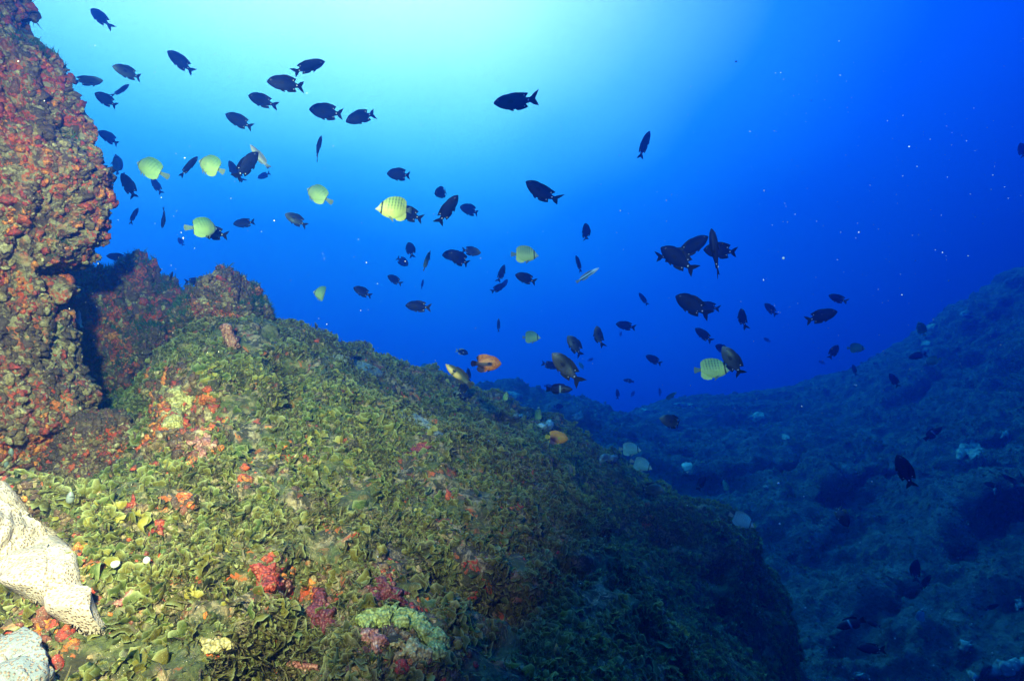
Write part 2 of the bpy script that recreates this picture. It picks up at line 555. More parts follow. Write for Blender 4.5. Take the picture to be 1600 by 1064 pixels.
def blob(center, rad, mat_, name, label, cat, sub=6, lumps=(2.5, 0.25), fine=(10, 0.06), seed=1, squash=0.0):
    """a boulder: a finely divided cube-sphere with noise pushed through it"""
    n = 2 ** sub
    lin = np.tan(np.linspace(-math.pi / 4, math.pi / 4, n + 1))
    gu, gv = np.meshgrid(lin, lin)
    one = np.ones_like(gu)
    VV, FF = [], []
    off = 0
    for a in [(one, gu, gv), (-one, gv, gu), (gv, one, gu), (gu, -one, gv), (gu, gv, one), (gv, gu, -one)]:
        v = np.stack([c.ravel() for c in a], 1)
        v /= np.linalg.norm(v, axis=1)[:, None]
        VV.append(v)
        FF.append(grid_faces(n + 1, n + 1) + off)
        off += len(v)
    V = np.concatenate(VV)
    F = np.concatenate(FF)
    key = np.round(V, 5)
    _, idx, inv = np.unique(key, axis=0, return_index=True, return_inverse=True)
    V = V[idx]
    F = inv.ravel()[F]
    r = 1 + lumps[1] * fbm(V * lumps[0] + seed * 3.7, 3, 0.5, seed) + fine[1] * fbm(V * fine[0] + seed, 4, 0.6, seed + 5)
    V = V * r[:, None] * np.array(rad) + np.array(center)
    me = mesh_np(name, V, F, [mat_])
    o = link(name, me, label, cat)
    return o, V, F


c = at(175, 592, 2.9)
_, V_R, F_R = blob((c[0], c[1], c[2]), (0.36, 0.34, 0.50), M_BACK, 'rock', 'dark red crusted rock in the shaded gap behind the pillar', 'rock', 7, (2.2, 0.5), (7, 0.2), 3)
note_bvh(V_R, F_R)
c = at(352, 506, 2.62)
_, V_K, F_K = blob((c[0], c[1], c[2]), (0.155, 0.20, 0.195), M_KNOB, 'rock', 'pinkish crusted knoll with a green algae cap at the crest of the slope', 'rock', 6, (1.7, 0.55), (6, 0.22), 5)
note_bvh(V_K, F_K)
c = at(160, 690, 1.98)
_, V_Q, F_Q = blob((c[0], c[1], c[2] - 0.05), (0.15, 0.14, 0.16), M_BACK, 'rock', 'low brown crusted rock wedged between the pillar foot and the slope', 'rock', 6, (2.0, 0.3), (7, 0.14), 8)
note_bvh(V_Q, F_Q)


# ------------------------------------------------------------------ fronds: curled fan-shaped leaves, far too many to count
def fan_proto(r, nu=9, nv=4):
    """one fan frond rooted at the origin, growing along +Z: a thin cupped sheet with a ruffled, torn edge"""
    a = np.linspace(-1, 1, nu) * r.uniform(0.9, 1.6)
    s = np.linspace(0.05, 1, nv)
    A_, S_ = np.meshgrid(a, s)
    ruff = r.uniform(0.10, 0.24) * np.sin(A_ * r.uniform(4, 9) + r.uniform(0, 6)) * S_ ** 1.6
    edge = 1 + 0.15 * np.sin(A_ * r.uniform(2, 5) + r.uniform(0, 6)) + np.repeat(r.normal(0, 0.085, nu)[None], nv, 0)
    rad = S_ * (1 + (edge - 1) * S_)
    x = rad * np.sin(A_)
    z = rad * np.cos(A_) * r.uniform(0.75, 1.1)
    curl = r.uniform(0.1, 1.0)
    y = curl * S_ ** 2 + ruff + r.uniform(-0.4, 0.4) * x * x
    z = z - 0.35 * curl * S_ ** 2.5
    V = np.stack([x.ravel(), y.ravel(), z.ravel()], 1)
    V[:, 0] *= r.uniform(0.7, 1.05)
    return V, S_.ravel()


def blade_proto(r, nseg=3):
    V = []
    for i in range(nseg + 1):
        s = i / nseg
        wd = 0.075 * (1 - s) + 0.012
        V += [(-wd, 0.25 * s * s, s), (wd, 0.25 * s * s, s)]
    return np.array(V), np.repeat(np.linspace(0, 0.85, nseg + 1), 2)


def scatter(name, pts, nrm, size, tone, protos, faces, mat_, lean=(0, 0, 0), tilt=0.6, seed=1, smooth=True, spread=None):
    r = np.random.default_rng(seed)
    n = len(pts)
    pid = r.integers(0, len(protos), n)
    PV = np.stack([p[0] for p in protos])[pid]
    PR = np.stack([p[1] for p in protos])[pid]
    up = nrm + r.normal(0, tilt, (n, 3)) + np.array(lean)
    up /= np.linalg.norm(up, axis=1)[:, None]
    rd = r.normal(0, 1, (n, 3))
    sx = np.cross(rd, up)
    sx /= np.linalg.norm(sx, axis=1)[:, None] + 1e-9
    sy = np.cross(up, sx)
    M = np.stack([sx, sy, up], axis=1)          # rows
    W = np.einsum('nvk,nkj->nvj', PV * size[:, None, None], M) + pts[:, None, :]
    nvv = W.shape[1]
    F = (faces[None] + (np.arange(n) * nvv)[:, None, None]).reshape(-1, faces.shape[1])
    me = mesh_np(name, W.reshape(-1, 3), F, [mat_], smooth=smooth,
                 attrs={'tone': np.repeat(tone, nvv), 'rim': PR.ravel()})
    return me


def sample_surface(V, F, n, weight, r):
    a = V[F[:, 0]]
    b = V[F[:, 1]]
    c = V[F[:, 2]]
    d = V[F[:, 3]]
    nn = np.cross(c - a, d - b)
    ar = 0.5 * np.linalg.norm(nn, axis=1)
    nn = nn / (np.linalg.norm(nn, axis=1)[:, None] + 1e-12)
    ctr = (a + b + c + d) / 4
    wt = ar * weight(ctr, nn)
    pid = r.choice(len(F), n, p=wt / wt.sum())
    u = r.random((n, 1))
    v = r.random((n, 1))
    P = (a[pid] * (1 - u) + b[pid] * u) * (1 - v) + (d[pid] * (1 - u) + c[pid] * u) * v
    return P, nn[pid]


# bare places on the slope where the crust shows through (pixel x, y, radius)
BARE = [(275, 640, 48), (300, 690, 42), (250, 600, 25), (430, 905, 42), (500, 950, 38), (620, 975, 66), (290, 785, 18), (205, 790, 18), (385, 745, 18),
        (230, 885, 22), (600, 900, 26), (215, 715, 25), (120, 860, 25), (60, 990, 30), (500, 790, 10), (655, 700, 18), (620, 615, 14), (575, 575, 16),
        (330, 1010, 18), (545, 905, 14), (700, 735, 12), (430, 740, 12), (350, 620, 18), (60, 880, 70), (110, 950, 50), (30, 1040, 45), (20, 775, 45), (85, 815, 35), (285, 600, 40), (270, 670, 45), (330, 650, 30)]


def w_slope(c, n):
    px = 800 + FPX * c[:, 0] / c[:, 1]
    py = 532 - FPX * c[:, 2] / c[:, 1]
    w_ = 1.0 / np.maximum(c[:, 1], 0.8) ** 0.95
    nz_ = fbm(c * 9, 3, 0.5, 101)
    w_ = w_ * np.clip(1.0 + 2.3 * nz_, 0.05, 2.2)
    for bx, by, br in BARE:
        q = ((px - bx) ** 2 + (py - by) ** 2) / br ** 2
        w_ = w_ * (1 - 0.72 * np.exp(-q ** 2))
    vis = (px > -120) & (px < 1500) & (py < 1200) & (py > 300)
    return w_ * np.where(vis, 1, 0.04)


r0 = np.random.default_rng(11)
protos = [fan_proto(r0) for _ in range(40)]
ff = grid_faces(9, 4)
n = 125000
pts, nn = sample_surface(V_A, F_A, n, w_slope, r0)
patch = fbm(pts * 3.0, 3, 0.5, 111)
tone = np.clip(0.45 + 0.75 * patch + r0.normal(0, 0.24, n), 0, 1)
size = np.clip(r0.lognormal(math.log(0.0125), 0.48, n), 0.004, 0.027) * (1 + 0.25 * np.clip(pts[:, 1] - 1.8, 0, 1))
me = scatter('algae', pts - nn * 0.004, nn, size, tone, protos, ff, M_FRONDS, lean=(0.15, -0.35, 0.35), tilt=0.75, seed=21)
link('algae', me, 'olive green leafy algae carpeting the near reef slope', 'algae', kind='stuff')

# brown and green filaments between the fronds
def w_fil(c, n):
    return w_slope(c, n) * np.clip(0.4 + 1.6 * fbm(c * 6, 3, 0.5, 141), 0.1, 2)


M_FIL = algae_material('filament_algae', [(0.0, (0.05, 0.025, 0.012)), (0.4, (0.13, 0.09, 0.03)), (0.7, (0.16, 0.17, 0.05)), (1.0, (0.32, 0.26, 0.12))], rim=(0.5, 0.45, 0.3))
bp = [blade_proto(r0) for _ in range(1)]
bf = np.array([[0, 1, 3, 2], [2, 3, 5, 4], [4, 5, 7, 6]])
pts, nn = sample_surface(V_A, F_A, 130000, w_fil, r0)
me = scatter('filament_algae', pts, nn, r0.uniform(0.010, 0.032, len(pts)), r0.random(len(pts)), bp, bf, M_FIL, lean=(0.2, -0.3, 0.2), tilt=0.9, seed=23)
link('filament_algae', me, 'brown filaments between the leafy algae on the near slope', 'algae', kind='stuff')


# encrusting growth: knobs and lobes of sponge, coralline crust and turf, one mass on each rock
def lump_protos(n=14):
    ph = (1 + 5 ** 0.5) / 2
    v = np.array([(-1, ph, 0), (1, ph, 0), (-1, -ph, 0), (1, -ph, 0), (0, -1, ph), (0, 1, ph), (0, -1, -ph), (0, 1, -ph), (ph, 0, -1), (ph, 0, 1), (-ph, 0, -1), (-ph, 0, 1)], float)
    f = [(0, 11, 5), (0, 5, 1), (0, 1, 7), (0, 7, 10), (0, 10, 11), (1, 5, 9), (5, 11, 4), (11, 10, 2), (10, 7, 6), (7, 1, 8), (3, 9, 4), (3, 4, 2), (3, 2, 6), (3, 6, 8), (3, 8, 9), (4, 9, 5), (2, 4, 11), (6, 2, 10), (8, 6, 7), (9, 8, 1)]
    v = [tuple(q / np.linalg.norm(q)) for q in v]
    cache, out = {}, []

    def mid_(a, b):
        k = (min(a, b), max(a, b))
        if k not in cache:
            q = np.array(v[a]) + np.array(v[b])
            v.append(tuple(q / np.linalg.norm(q)))
            cache[k] = len(v) - 1
        return cache[k]
    for a, b, c in f:
        x, y, z = mid_(a, b), mid_(b, c), mid_(c, a)
        out += [(a, x, z), (b, y, x), (c, z, y), (x, y, z)]
    v = np.array(v)
    pr = []
    for i in range(n):
        k = 1 + 0.95 * fbm(v * 2.3 + i * 5.3, 3, 0.75, i)
        pr.append((v * k[:, None] * np.array([r0.uniform(0.7, 1.3), r0.uniform(0.7, 1.3), r0.uniform(0.4, 0.9)]), np.clip(v[:, 2], 0, 1) * 0.5))
    return pr, np.array(out)


LP_, LF_ = lump_protos()


def growth_material(name, stops, patch_cols):
    m, t, p, out = new_mat(name)
    a = t.new('ShaderNodeAttribute', attribute_name='tone').outputs['Fac']
    g = t.new('ShaderNodeNewGeometry').outputs['Position']
    c = t.ramp(a, stops, 'CONSTANT')
    c = t.mix(t.ramp(t.noise(g, 110, 4, 0.7), [(0.36, 0.0), (0.60, 0.9)]), c, patch_cols)
    spk = t.math('LESS_THAN', t.voro(g, 380), 0.17)
    c = t.mix(t.math('MULTIPLY', spk, 0.7), c, (0.75, 0.68, 0.55))
    t.put(p.inputs['Base Color'], c)
    p.inputs['Roughness'].default_value = 0.6
    b = t.new('ShaderNodeBump')
    b.inputs['Strength'].default_value = 0.9
    b.inputs['Distance'].default_value = 0.004
    t.put(b.inputs['Height'], t.noise(g, 240, 4, 0.7))
    t.l.new(b.outputs[0], p.inputs['Normal'])
    return m


G_STOPS = [(0.0, (0.05, 0.022, 0.015)), (0.20, (0.11, 0.05, 0.03)), (0.36, (0.24, 0.14, 0.055)), (0.48, (0.40, 0.27, 0.12)), (0.56, (0.58, 0.43, 0.23)), (0.61, (0.22, 0.05, 0.035)),
           (0.69, (0.50, 0.03, 0.02)), (0.80, (0.70, 0.08, 0.015)), (0.91, (0.85, 0.22, 0.02))]
M_GROWTH = growth_material('encrusting_growth', G_STOPS, (0.065, 0.028, 0.016))


def growth(V, F, n, wfun, label, seed, size=0.011, redness=0.0, freq=9.0):
    r = np.random.default_rng(seed)
    pts, nn = sample_surface(V, F, n, wfun, r)
    qq = pts * freq * np.array([1, 1, 0.42])
    qq[:, 0] += 0.45 * pts[:, 2] * freq
    t_ = 0.48 + 1.0 * fbm(qq, 3, 0.6, seed) + r.normal(0, 0.16, n) + redness
    tone = np.clip(t_, 0, 0.999)
    sz = np.clip(r.lognormal(math.log(size), 0.5, n), 0.002, 0.02)
    me = scatter('encrusting_growth', pts - nn * (sz * 0.15)[:, None], nn, sz, tone, LP_, LF_, M_GROWTH, tilt=0.7, seed=seed + 1)
    link('encrusting_growth', me, label, 'encrusting growth', kind='stuff')


def w_face(c, n):
    px = 800 + FPX * c[:, 0] / c[:, 1]
    return np.clip(0.7 + 1.6 * fbm(c * np.array([8, 8, 5]), 3, 0.5, 161), 0.02, 2) * (px > -60) * (n[:, 1] < 0.5)


growth(V_P, F_P, 34000, w_face, 'knobbly red, orange and cream growth over the face of the tall pillar', 171, 0.0058, 0.0, 13.0)
growth(V_R, F_R, 7000, lambda c, n: (n[:, 1] < 0.3) * 1.0, 'dark red growth over the shaded back rock', 173, 0.0065, 0.05)
growth(V_K, F_K, 6000, lambda c, n: (n[:, 1] < 0.3) * 1.0, 'pinkish growth over the knoll', 175, 0.006, 0.0)


growth(V_Q, F_Q, 5000, lambda c, n: (n[:, 1] < 0.4) * 1.0, 'fine brown growth over the low wedged rock', 179, 0.004, -0.25, 12.0)


def w_bare(c, n):
    px = 800 + FPX * c[:, 0] / c[:, 1]
    py = 532 - FPX * c[:, 2] / c[:, 1]
    w_ = 0.015 + 0 * px
    for bx, by, br in BARE:
        w_ = w_ + np.exp(-(((px - bx) ** 2 + (py - by) ** 2) / br ** 2) ** 1.5)
    return w_ / np.maximum(c[:, 1], .8)


growth(V_A, F_A, 9000, w_bare, 'orange, yellow and maroon growth showing through gaps in the algae', 177, 0.0055, 0.0, 16.0)


def w_shoulder(c, n):
    px = 800 + FPX * c[:, 0] / c[:, 1]
    py = 532 - FPX * c[:, 2] / c[:, 1]
    w_ = 1e-5 + 0 * px
    for bx, by, br in [(265, 610, 32), (285, 655, 42), (300, 700, 30), (240, 690, 25), (320, 628, 20)]:
        w_ = w_ + np.exp(-(((px - bx) ** 2 + (py - by) ** 2) / br ** 2) ** 1.5)
    return w_


growth(V_A, F_A, 7000, w_shoulder, 'bright orange, salmon and yellow growth on the left shoulder of the slope', 181, 0.0062, 0.14, 14.0)

# fine hair turf on the crests of the rocks


def turf(name, V, F, n, wfun, label, size=0.022, seed=5, tilt=0.5):
    r = np.random.default_rng(seed)
    pts, nn = sample_surface(V, F, n, wfun, r)
    tone = np.clip(0.45 + 0.6 * fbm(pts * 12, 2, 0.5, 3) + r.normal(0, 0.15, n), 0, 1)
    sz = r.uniform(0.5, 1.3, n) * size
    me = scatter(name, pts, nn, sz, tone, bp, bf, M_TURF, lean=(0, 0, 0.5), tilt=tilt, seed=seed + 1)
    link(name, me, label, 'algae', kind='stuff')


def w_pillar(c, n):
    px = 800 + FPX * c[:, 0] / c[:, 1]
    py = 532 - FPX * c[:, 2] / c[:, 1]
    e = np.interp(py, [e[0] for e in EDGE], [e[1] for e in EDGE])
    w_ = np.exp(-((e - px - 2) / 12) ** 2)
    w_ = np.maximum(w_, np.clip(n[:, 2], 0, 1) * (py < 120) * 2)
    w_ *= np.where((py > 60) & (py < 110) & (px > 10), 3, 1)
    w_ *= np.where((py > 205) & (py < 240), 3, 1)
    w_ *= np.clip(1 + 2.5 * fbm(c * 10, 2, 0.5, 201), 0.02, 3)
    return w_ * (n[:, 1] < 0.6) * (px > -60) * (py < 700)


turf('turf_algae', V_P, F_P, 20000, w_pillar, 'blue green hair algae fringing the edge and ledges of the tall pillar', 0.028, 31)


def w_top(c, n):
    return np.clip(n[:, 2] - 0.25, 0, 1) * np.clip(1 + 1.5 * fbm(c * 8, 2, 0.5, 205), 0.05, 3)


turf('turf_algae', V_R, F_R, 14000, w_top, 'dark green hair algae on top of the shaded back rock', 0.026, 33)


def w_knob(c, n):
    px = 800 + FPX * c[:, 0] / c[:, 1]
    py = 532 - FPX * c[:, 2] / c[:, 1]
    return (np.clip(n[:, 2] - 0.55, 0, 1) + 0.6 * (px > 392) + 0.6 * (px < 300)) * np.clip(1 + 1.5 * fbm(c * 14, 2, 0.5, 207), 0.05, 3)


turf('turf_algae', V_K, F_K, 11000, w_knob, 'green hair algae capping the pinkish knoll', 0.024, 35)


# tufts and small corals on the far reef give its slopes a broken edge
def w_far(c, n):
    return np.clip(1 + 2.2 * fbm(c * 2.2, 3, 0.5, 301), 0.0, 3) / np.maximum(c[:, 1], 3) ** 1.5 * (n[:, 1] < 0.5)


pts, nn = sample_surface(V_B, F_B, 45000, w_far, r0)
tone = np.clip(0.4 + 0.5 * fbm(pts * 2, 2, 0.5, 12) + r0.normal(0, .2, len(pts)), 0, 1)
M_FAR = algae_material('brown_turf', [(0.0, (0.06, 0.08, 0.06)), (0.5, (0.16, 0.19, 0.13)), (1.0, (0.30, 0.33, 0.24))], rim=(0.32, 0.36, 0.28))
me = scatter('turf_algae', pts, nn, r0.uniform(0.008, 0.038, len(pts)) * np.clip(pts[:, 1] / 6, 0.7, 1.3), tone, protos, ff, M_FAR, lean=(0, 0, .4), tilt=.6, seed=41)
link('turf_algae', me, 'dark tufts of algae over the far blue reef', 'algae', kind='stuff')


# ------------------------------------------------------------------ fish
def obj_coords(t):
    tc = t.new('ShaderNodeTexCoord')
    sp = t.new('ShaderNodeSeparateXYZ')
    t.l.new(tc.outputs['Object'], sp.inputs[0])
    return tc.outputs['Object'], sp.outputs[0], sp.outputs[2]


def skin(p, rough=0.45, spec=0.4):
    p.inputs['Roughness'].default_value = rough
    p.inputs['Specular IOR Level'].default_value = spec


def scales(t, v, p, L, strength=0.25):
    b = t.new('ShaderNodeBump')
    b.inputs['Strength'].default_value = strength
    b.inputs['Distance'].default_value = 0.001
    t.put(b.inputs['Height'], t.voro(v, 26 / L))
    t.l.new(b.outputs[0], p.inputs['Normal'])


def band(t, x, a, b, soft):
    """1 between a and b"""
    lo = t.maprange(x, a - soft, a + soft, 0, 1)
    hi = t.maprange(x, b - soft, b + soft, 1, 0)
    return t.math('MULTIPLY', lo, hi)


def fish_plain(name, back, belly, face=None, L=0.12, noise=0.25, split=0.0, rough=0.45):
    m, t, p, out = new_mat(name)
    v, x, z = obj_coords(t)
    c = t.mix(t.maprange(z, split + 0.12 * L, split - 0.14 * L, 0, 1), back, belly)
    if face:
        c = t.mix(t.maprange(x, 0.28 * L, 0.42 * L, 0, 1), c, face)
    sc = t.voro(v, 30 / L, out='Distance')
    c = t.mix(t.math('MULTIPLY', sc, noise), c, tuple(q * 0.35 for q in back))
    t.put(p.inputs['Base Color'], c)
    skin(p, rough, 0.4 if rough < 0.6 else 0.15)
    scales(t, v, p, L)
    return m


def fish_butterfly(name, body, top, dots, L=0.12, bar=(0.012, 0.014, 0.014)):
    m, t, p, out = new_mat(name)
    v, x, z = obj_coords(t)
    c = t.mix(t.maprange(z, -0.02 * L, 0.26 * L, 0, 1), body, top)
    if dots:
        k = 2 * math.pi / (0.082 * L)
        kz = 2 * math.pi / (0.075 * L)
        xs = t.math('MULTIPLY', t.math('ADD', x, t.math('MULTIPLY', z, 0.18)), k)
        d = t.math('MULTIPLY', t.math('MULTIPLY_ADD', t.math('SINE', xs), 0.5, 0.5), t.math('MULTIPLY_ADD', t.math('SINE', t.math('MULTIPLY', z, kz)), 0.25, 0.75))
        m_ = t.math('MULTIPLY', t.maprange(d, 0.35, 0.60, 0, 1), t.math('MULTIPLY', t.maprange(z, -0.08 * L, 0.10 * L, 0, 1), band(t, x, -0.25 * L, 0.24 * L, 0.03 * L)))
        c = t.mix(t.math('MULTIPLY', m_, dots), c, (0.05, 0.09, 0.03))
    # dark bar through the eye
    xb = t.math('ADD', x, t.math('MULTIPLY', z, 0.12))
    c = t.mix(t.math('MULTIPLY', band(t, xb, 0.318 * L, 0.362 * L, 0.008 * L), 0.95), c, bar)
    c = t.mix(t.maprange(x, 0.37 * L, 0.40 * L, 0, 1), c, (0.55, 0.60, 0.42))
    # black saddle at the tail base, then the pale tail
    c = t.mix(band(t, x, -0.375 * L, -0.325 * L, 0.008 * L), c, (0.01, 0.012, 0.012))
    c = t.mix(t.maprange(x, -0.385 * L, -0.40 * L, 0, 1), c, (0.50, 0.60, 0.50))
    t.put(p.inputs['Base Color'], c)
    skin(p, 0.5)
    scales(t, v, p, L, 0.2)
    return m


def fish_angel(name, L=0.11, yellow_tail=False):
    m, t, p, out = new_mat(name)
    v, x, z = obj_coords(t)
    sp_ = t.ramp(t.voro(v, 34 / L), [(0.25, (0.62, 0.24, 0.025)), (0.6, (0.30, 0.08, 0.02))])
    c = sp_
    if yellow_tail:
        c = t.mix(0.6, c, (0.70, 0.30, 0.02))
        dk = t.math('MULTIPLY', t.maprange(x, 0.14 * L, -0.10 * L, 0, 1), t.maprange(z, 0.12 * L, -0.04 * L, 0, 1))
        c = t.mix(dk, c, (0.05, 0.015, 0.06))
        c = t.mix(t.maprange(x, -0.27 * L, -0.34 * L, 0, 1), c, (0.75, 0.62, 0.03))
    else:
        dk = t.math('MULTIPLY', t.maprange(x, 0.24 * L, 0.16 * L, 0, 1), band(t, z, -0.085 * L, 0.035 * L, 0.015 * L))
        low = t.math('MULTIPLY', t.maprange(x, 0.0 * L, -0.10 * L, 0, 1), t.maprange(z, 0.03 * L, -0.05 * L, 0, 1))
        c = t.mix(t.math('MAXIMUM', dk, low), c, (0.022, 0.012, 0.03))
        c = t.mix(t.maprange(x, -0.22 * L, -0.28 * L, 0, 1), c, (0.012, 0.012, 0.03))
    t.put(p.inputs['Base Color'], c)
    skin(p, 0.5)
    return m


def fish_stripes(name, cols, L, k=2.0):
    m, t, p, out = new_mat(name)
    v, x, z = obj_coords(t)
    s = t.math('MULTIPLY_ADD', t.math('SINE', t.math('MULTIPLY', z, 2 * math.pi / (0.085 * L))), 0.5, 0.5)
    c = t.mix(t.maprange(s, 0.40, 0.60, 0, 1), cols[0], cols[1])
    c = t.mix(t.maprange(x, 0.15 * L, 0.36 * L, 0, 1), c, (0.90, 0.90, 0.88))
    t.put(p.inputs['Base Color'], c)
    skin(p, 0.4)
    return m


def fish_banded(name, L):
    m, t, p, out = new_mat(name)
    v, x, z = obj_coords(t)
    c = t.mix(band(t, x, 0.0, 0.055 * L, 0.02 * L), (0.012, 0.015, 0.03), (0.35, 0.42, 0.45))
    t.put(p.inputs['Base Color'], c)
    skin(p, 0.5)
    return m


def fish_saddle(name, L):
    m, t, p, out = new_mat(name)
    v, x, z = obj_coords(t)
    c = t.mix(t.maprange(z, 0.05 * L, -0.03 * L, 0, 1), (0.06, 0.075, 0.03), (0.62, 0.40, 0.12))
    c = t.mix(t.maprange(x, 0.02 * L, -0.14 * L, 0, 1), c, (0.05, 0.07, 0.04))
    c = t.mix(band(t, x, 0.13 * L, 0.19 * L, 0.03 * L), c, (0.04, 0.05, 0.02))
    t.put(p.inputs['Base Color'], c)
    skin(p, 0.45)
    return m


def fin_mat(name, col, alpha_like=0.4):
    m, t, p, out = new_mat(name)
    v, x, z = obj_coords(t)
    t.put(p.inputs['Base Color'], t.mix(t.noise(v, 260, 2), col, tuple(q * 0.6 for q in col)))
    p.inputs['Roughness'].default_value = 0.6
    p.inputs['Specular IOR Level'].default_value = 0.2
    tr = t.new('ShaderNodeBsdfTranslucent')
    tr.inputs[0].default_value = (*col, 1)
    ms = t.new('ShaderNodeMixShader')
    ms.inputs[0].default_value = alpha_like
    t.l.new(p.outputs[0], ms.inputs[1])
    t.l.new(tr.outputs[0], ms.inputs[2])
    t.l.new(ms.outputs[0], out.inputs[0])
    return m


def flat_mat(name, col, rough=0.4):
    m, t, p, out = new_mat(name)
    v, x, z = obj_coords(t)
    t.put(p.inputs['Base Color'], t.mix(t.noise(v, 300, 2), col, tuple(q * 0.75 for q in col)))
    p.inputs['Roughness'].default_value = rough
    return m


M_SPOT = flat_mat('white_spot', (0.9, 0.9, 0.88), 0.35)
M_EYE = flat_mat('eye', (0.005, 0.005, 0.007), 0.12)
M_IRIS = flat_mat('iris', (0.30, 0.30, 0.26), 0.25)


def smooth_interp(xs, pts):
    px = [p[0] for p in pts]
    py = [p[1] for p in pts]
    y = np.interp(xs, px, py)
    k = np.array([0.25, 0.5, 0.25])
    for _ in range(2):
        yp = np.concatenate([[y[0]], y, [y[-1]]])
        y = np.convolve(yp, k, 'valid')
    return y


def build_fish(name, L, top, bot, wid, fins, mats, bend=0.0, spots=(), eye=(0.38, 0.05, 0.022)):
    """top, bot, wid: outlines along the body from the snout (0) to the tail base (1); fins: flat outlines in
    body lengths; the whole animal is one mesh. x runs to the head, z up."""
    import bmesh
    x0, x1 = 0.5, -0.34
    ns, nr = 26, 16
    s = np.linspace(0, 1, ns) ** 1.15
    zt = smooth_interp(s, top)
    zb = smooth_interp(s, bot)
    wd = smooth_interp(s, wid)
    zt[0] = zb[0] = (top[0][1] + bot[0][1]) / 2
    wd[0] = 0.002
    bm = bmesh.new()

    def bendy(x, y, z):
        q = min(0, x - 0.1)
        return (x * L, (y + bend * q * q * 2.2) * L, z * L)

    rings = []
    for i in range(ns):
        x = x0 + (x1 - x0) * s[i]
        zc, hz = (zt[i] + zb[i]) / 2, max((zt[i] - zb[i]) / 2, 0.002)
        ring = []
        for k in range(nr):
            a = 2 * math.pi * k / nr
            ca, sa = math.cos(a), math.sin(a)
            yy_ = wd[i] * math.copysign(abs(ca) ** 0.9, ca) * (1 - 0.25 * abs(sa) ** 3)
            ring.append(bm.verts.new(bendy(x, yy_, zc + hz * sa)))
        rings.append(ring)
    for a, b in zip(rings[:-1], rings[1:]):
        for k in range(nr):
            f = bm.faces.new((a[k], a[(k + 1) % nr], b[(k + 1) % nr], b[k]))
            f.material_index = 0
    bm.faces.new(rings[0][::-1])
    bm.faces.new(rings[-1])
    for poly, mi_, y_in, y_out, th_ in fins:
        # a fin: outline points; y runs from y_in at the first point's side to y_out at the tips
        n = len(poly)
        A_, B_ = [], []
        for j, (fx, fz) in enumerate(poly):
            yb = y_in + (y_out - y_in) * (j / (n - 1) if y_out != y_in else 0)
            if y_out != y_in:
                yb = y_in + (y_out - y_in) * math.hypot(fx - poly[0][0], fz - poly[0][1]) / 0.2
            A_.append(bm.verts.new(bendy(fx, yb + th_, fz)))
            B_.append(bm.verts.new(bendy(fx, yb - th_, fz)))
        f = bm.faces.new(A_)
        f.material_index = mi_
        g = bm.faces.new(B_[::-1])
        g.material_index = mi_
        for j in range(n):
            h = bm.faces.new((A_[j], B_[j], B_[(j + 1) % n], A_[(j + 1) % n]))
            h.material_index = mi_

    def ball(x, y, z, rr, mi_, sq=1.0):
        mtx = Matrix.Translation(bendy(x, y, z)) @ Matrix.Diagonal((rr * L, rr * L * sq, rr * L, 1))
        res = bmesh.ops.create_uvsphere(bm, u_segments=8, v_segments=6, radius=1, matrix=mtx)
        fs = set()
        for vv in res['verts']:
            fs.update(vv.link_faces)
        for f in fs:
            f.material_index = mi_

    ex, ez_, er = eye
    si = (x0 - ex) / (x0 - x1)
    wy = float(np.interp(si, s, wd)) * 0.86
    for sg in (-1, 1):
        ball(ex, sg * wy, ez_, er, 3, 0.45)
        ball(ex, sg * (wy + er * 0.22), ez_, er * 0.66, 2, 0.45)
    for (fx, fz, rr) in spots:
        si = min(1, (x0 - fx) / (x0 - x1))
        wy = float(np.interp(si, s, wd)) * 0.85
        zc = float(np.interp(si, s, (zt + zb) / 2))
        hh = float(np.interp(si, s, (zt - zb) / 2))
        edge = math.sqrt(max(0.05, 1 - min(1, ((fz - zc) / max(hh, 1e-3)) ** 2)))
        for sg in (-1, 1):
            ball(fx, sg * max(wy * edge, 0.009), fz, rr, 4, 0.6)
    me = bpy.data.meshes.new(name)
    bm.normal_update()
    bmesh.ops.triangulate(bm, faces=[f for f in bm.faces if len(f.verts) > 4])
    bm.to_mesh(me)
    bm.free()
    for f in me.polygons:
        f.use_smooth = True
    me.set_sharp_from_angle(angle=R(50))
    for m_ in mats:
        me.materials.append(m_)
    return me


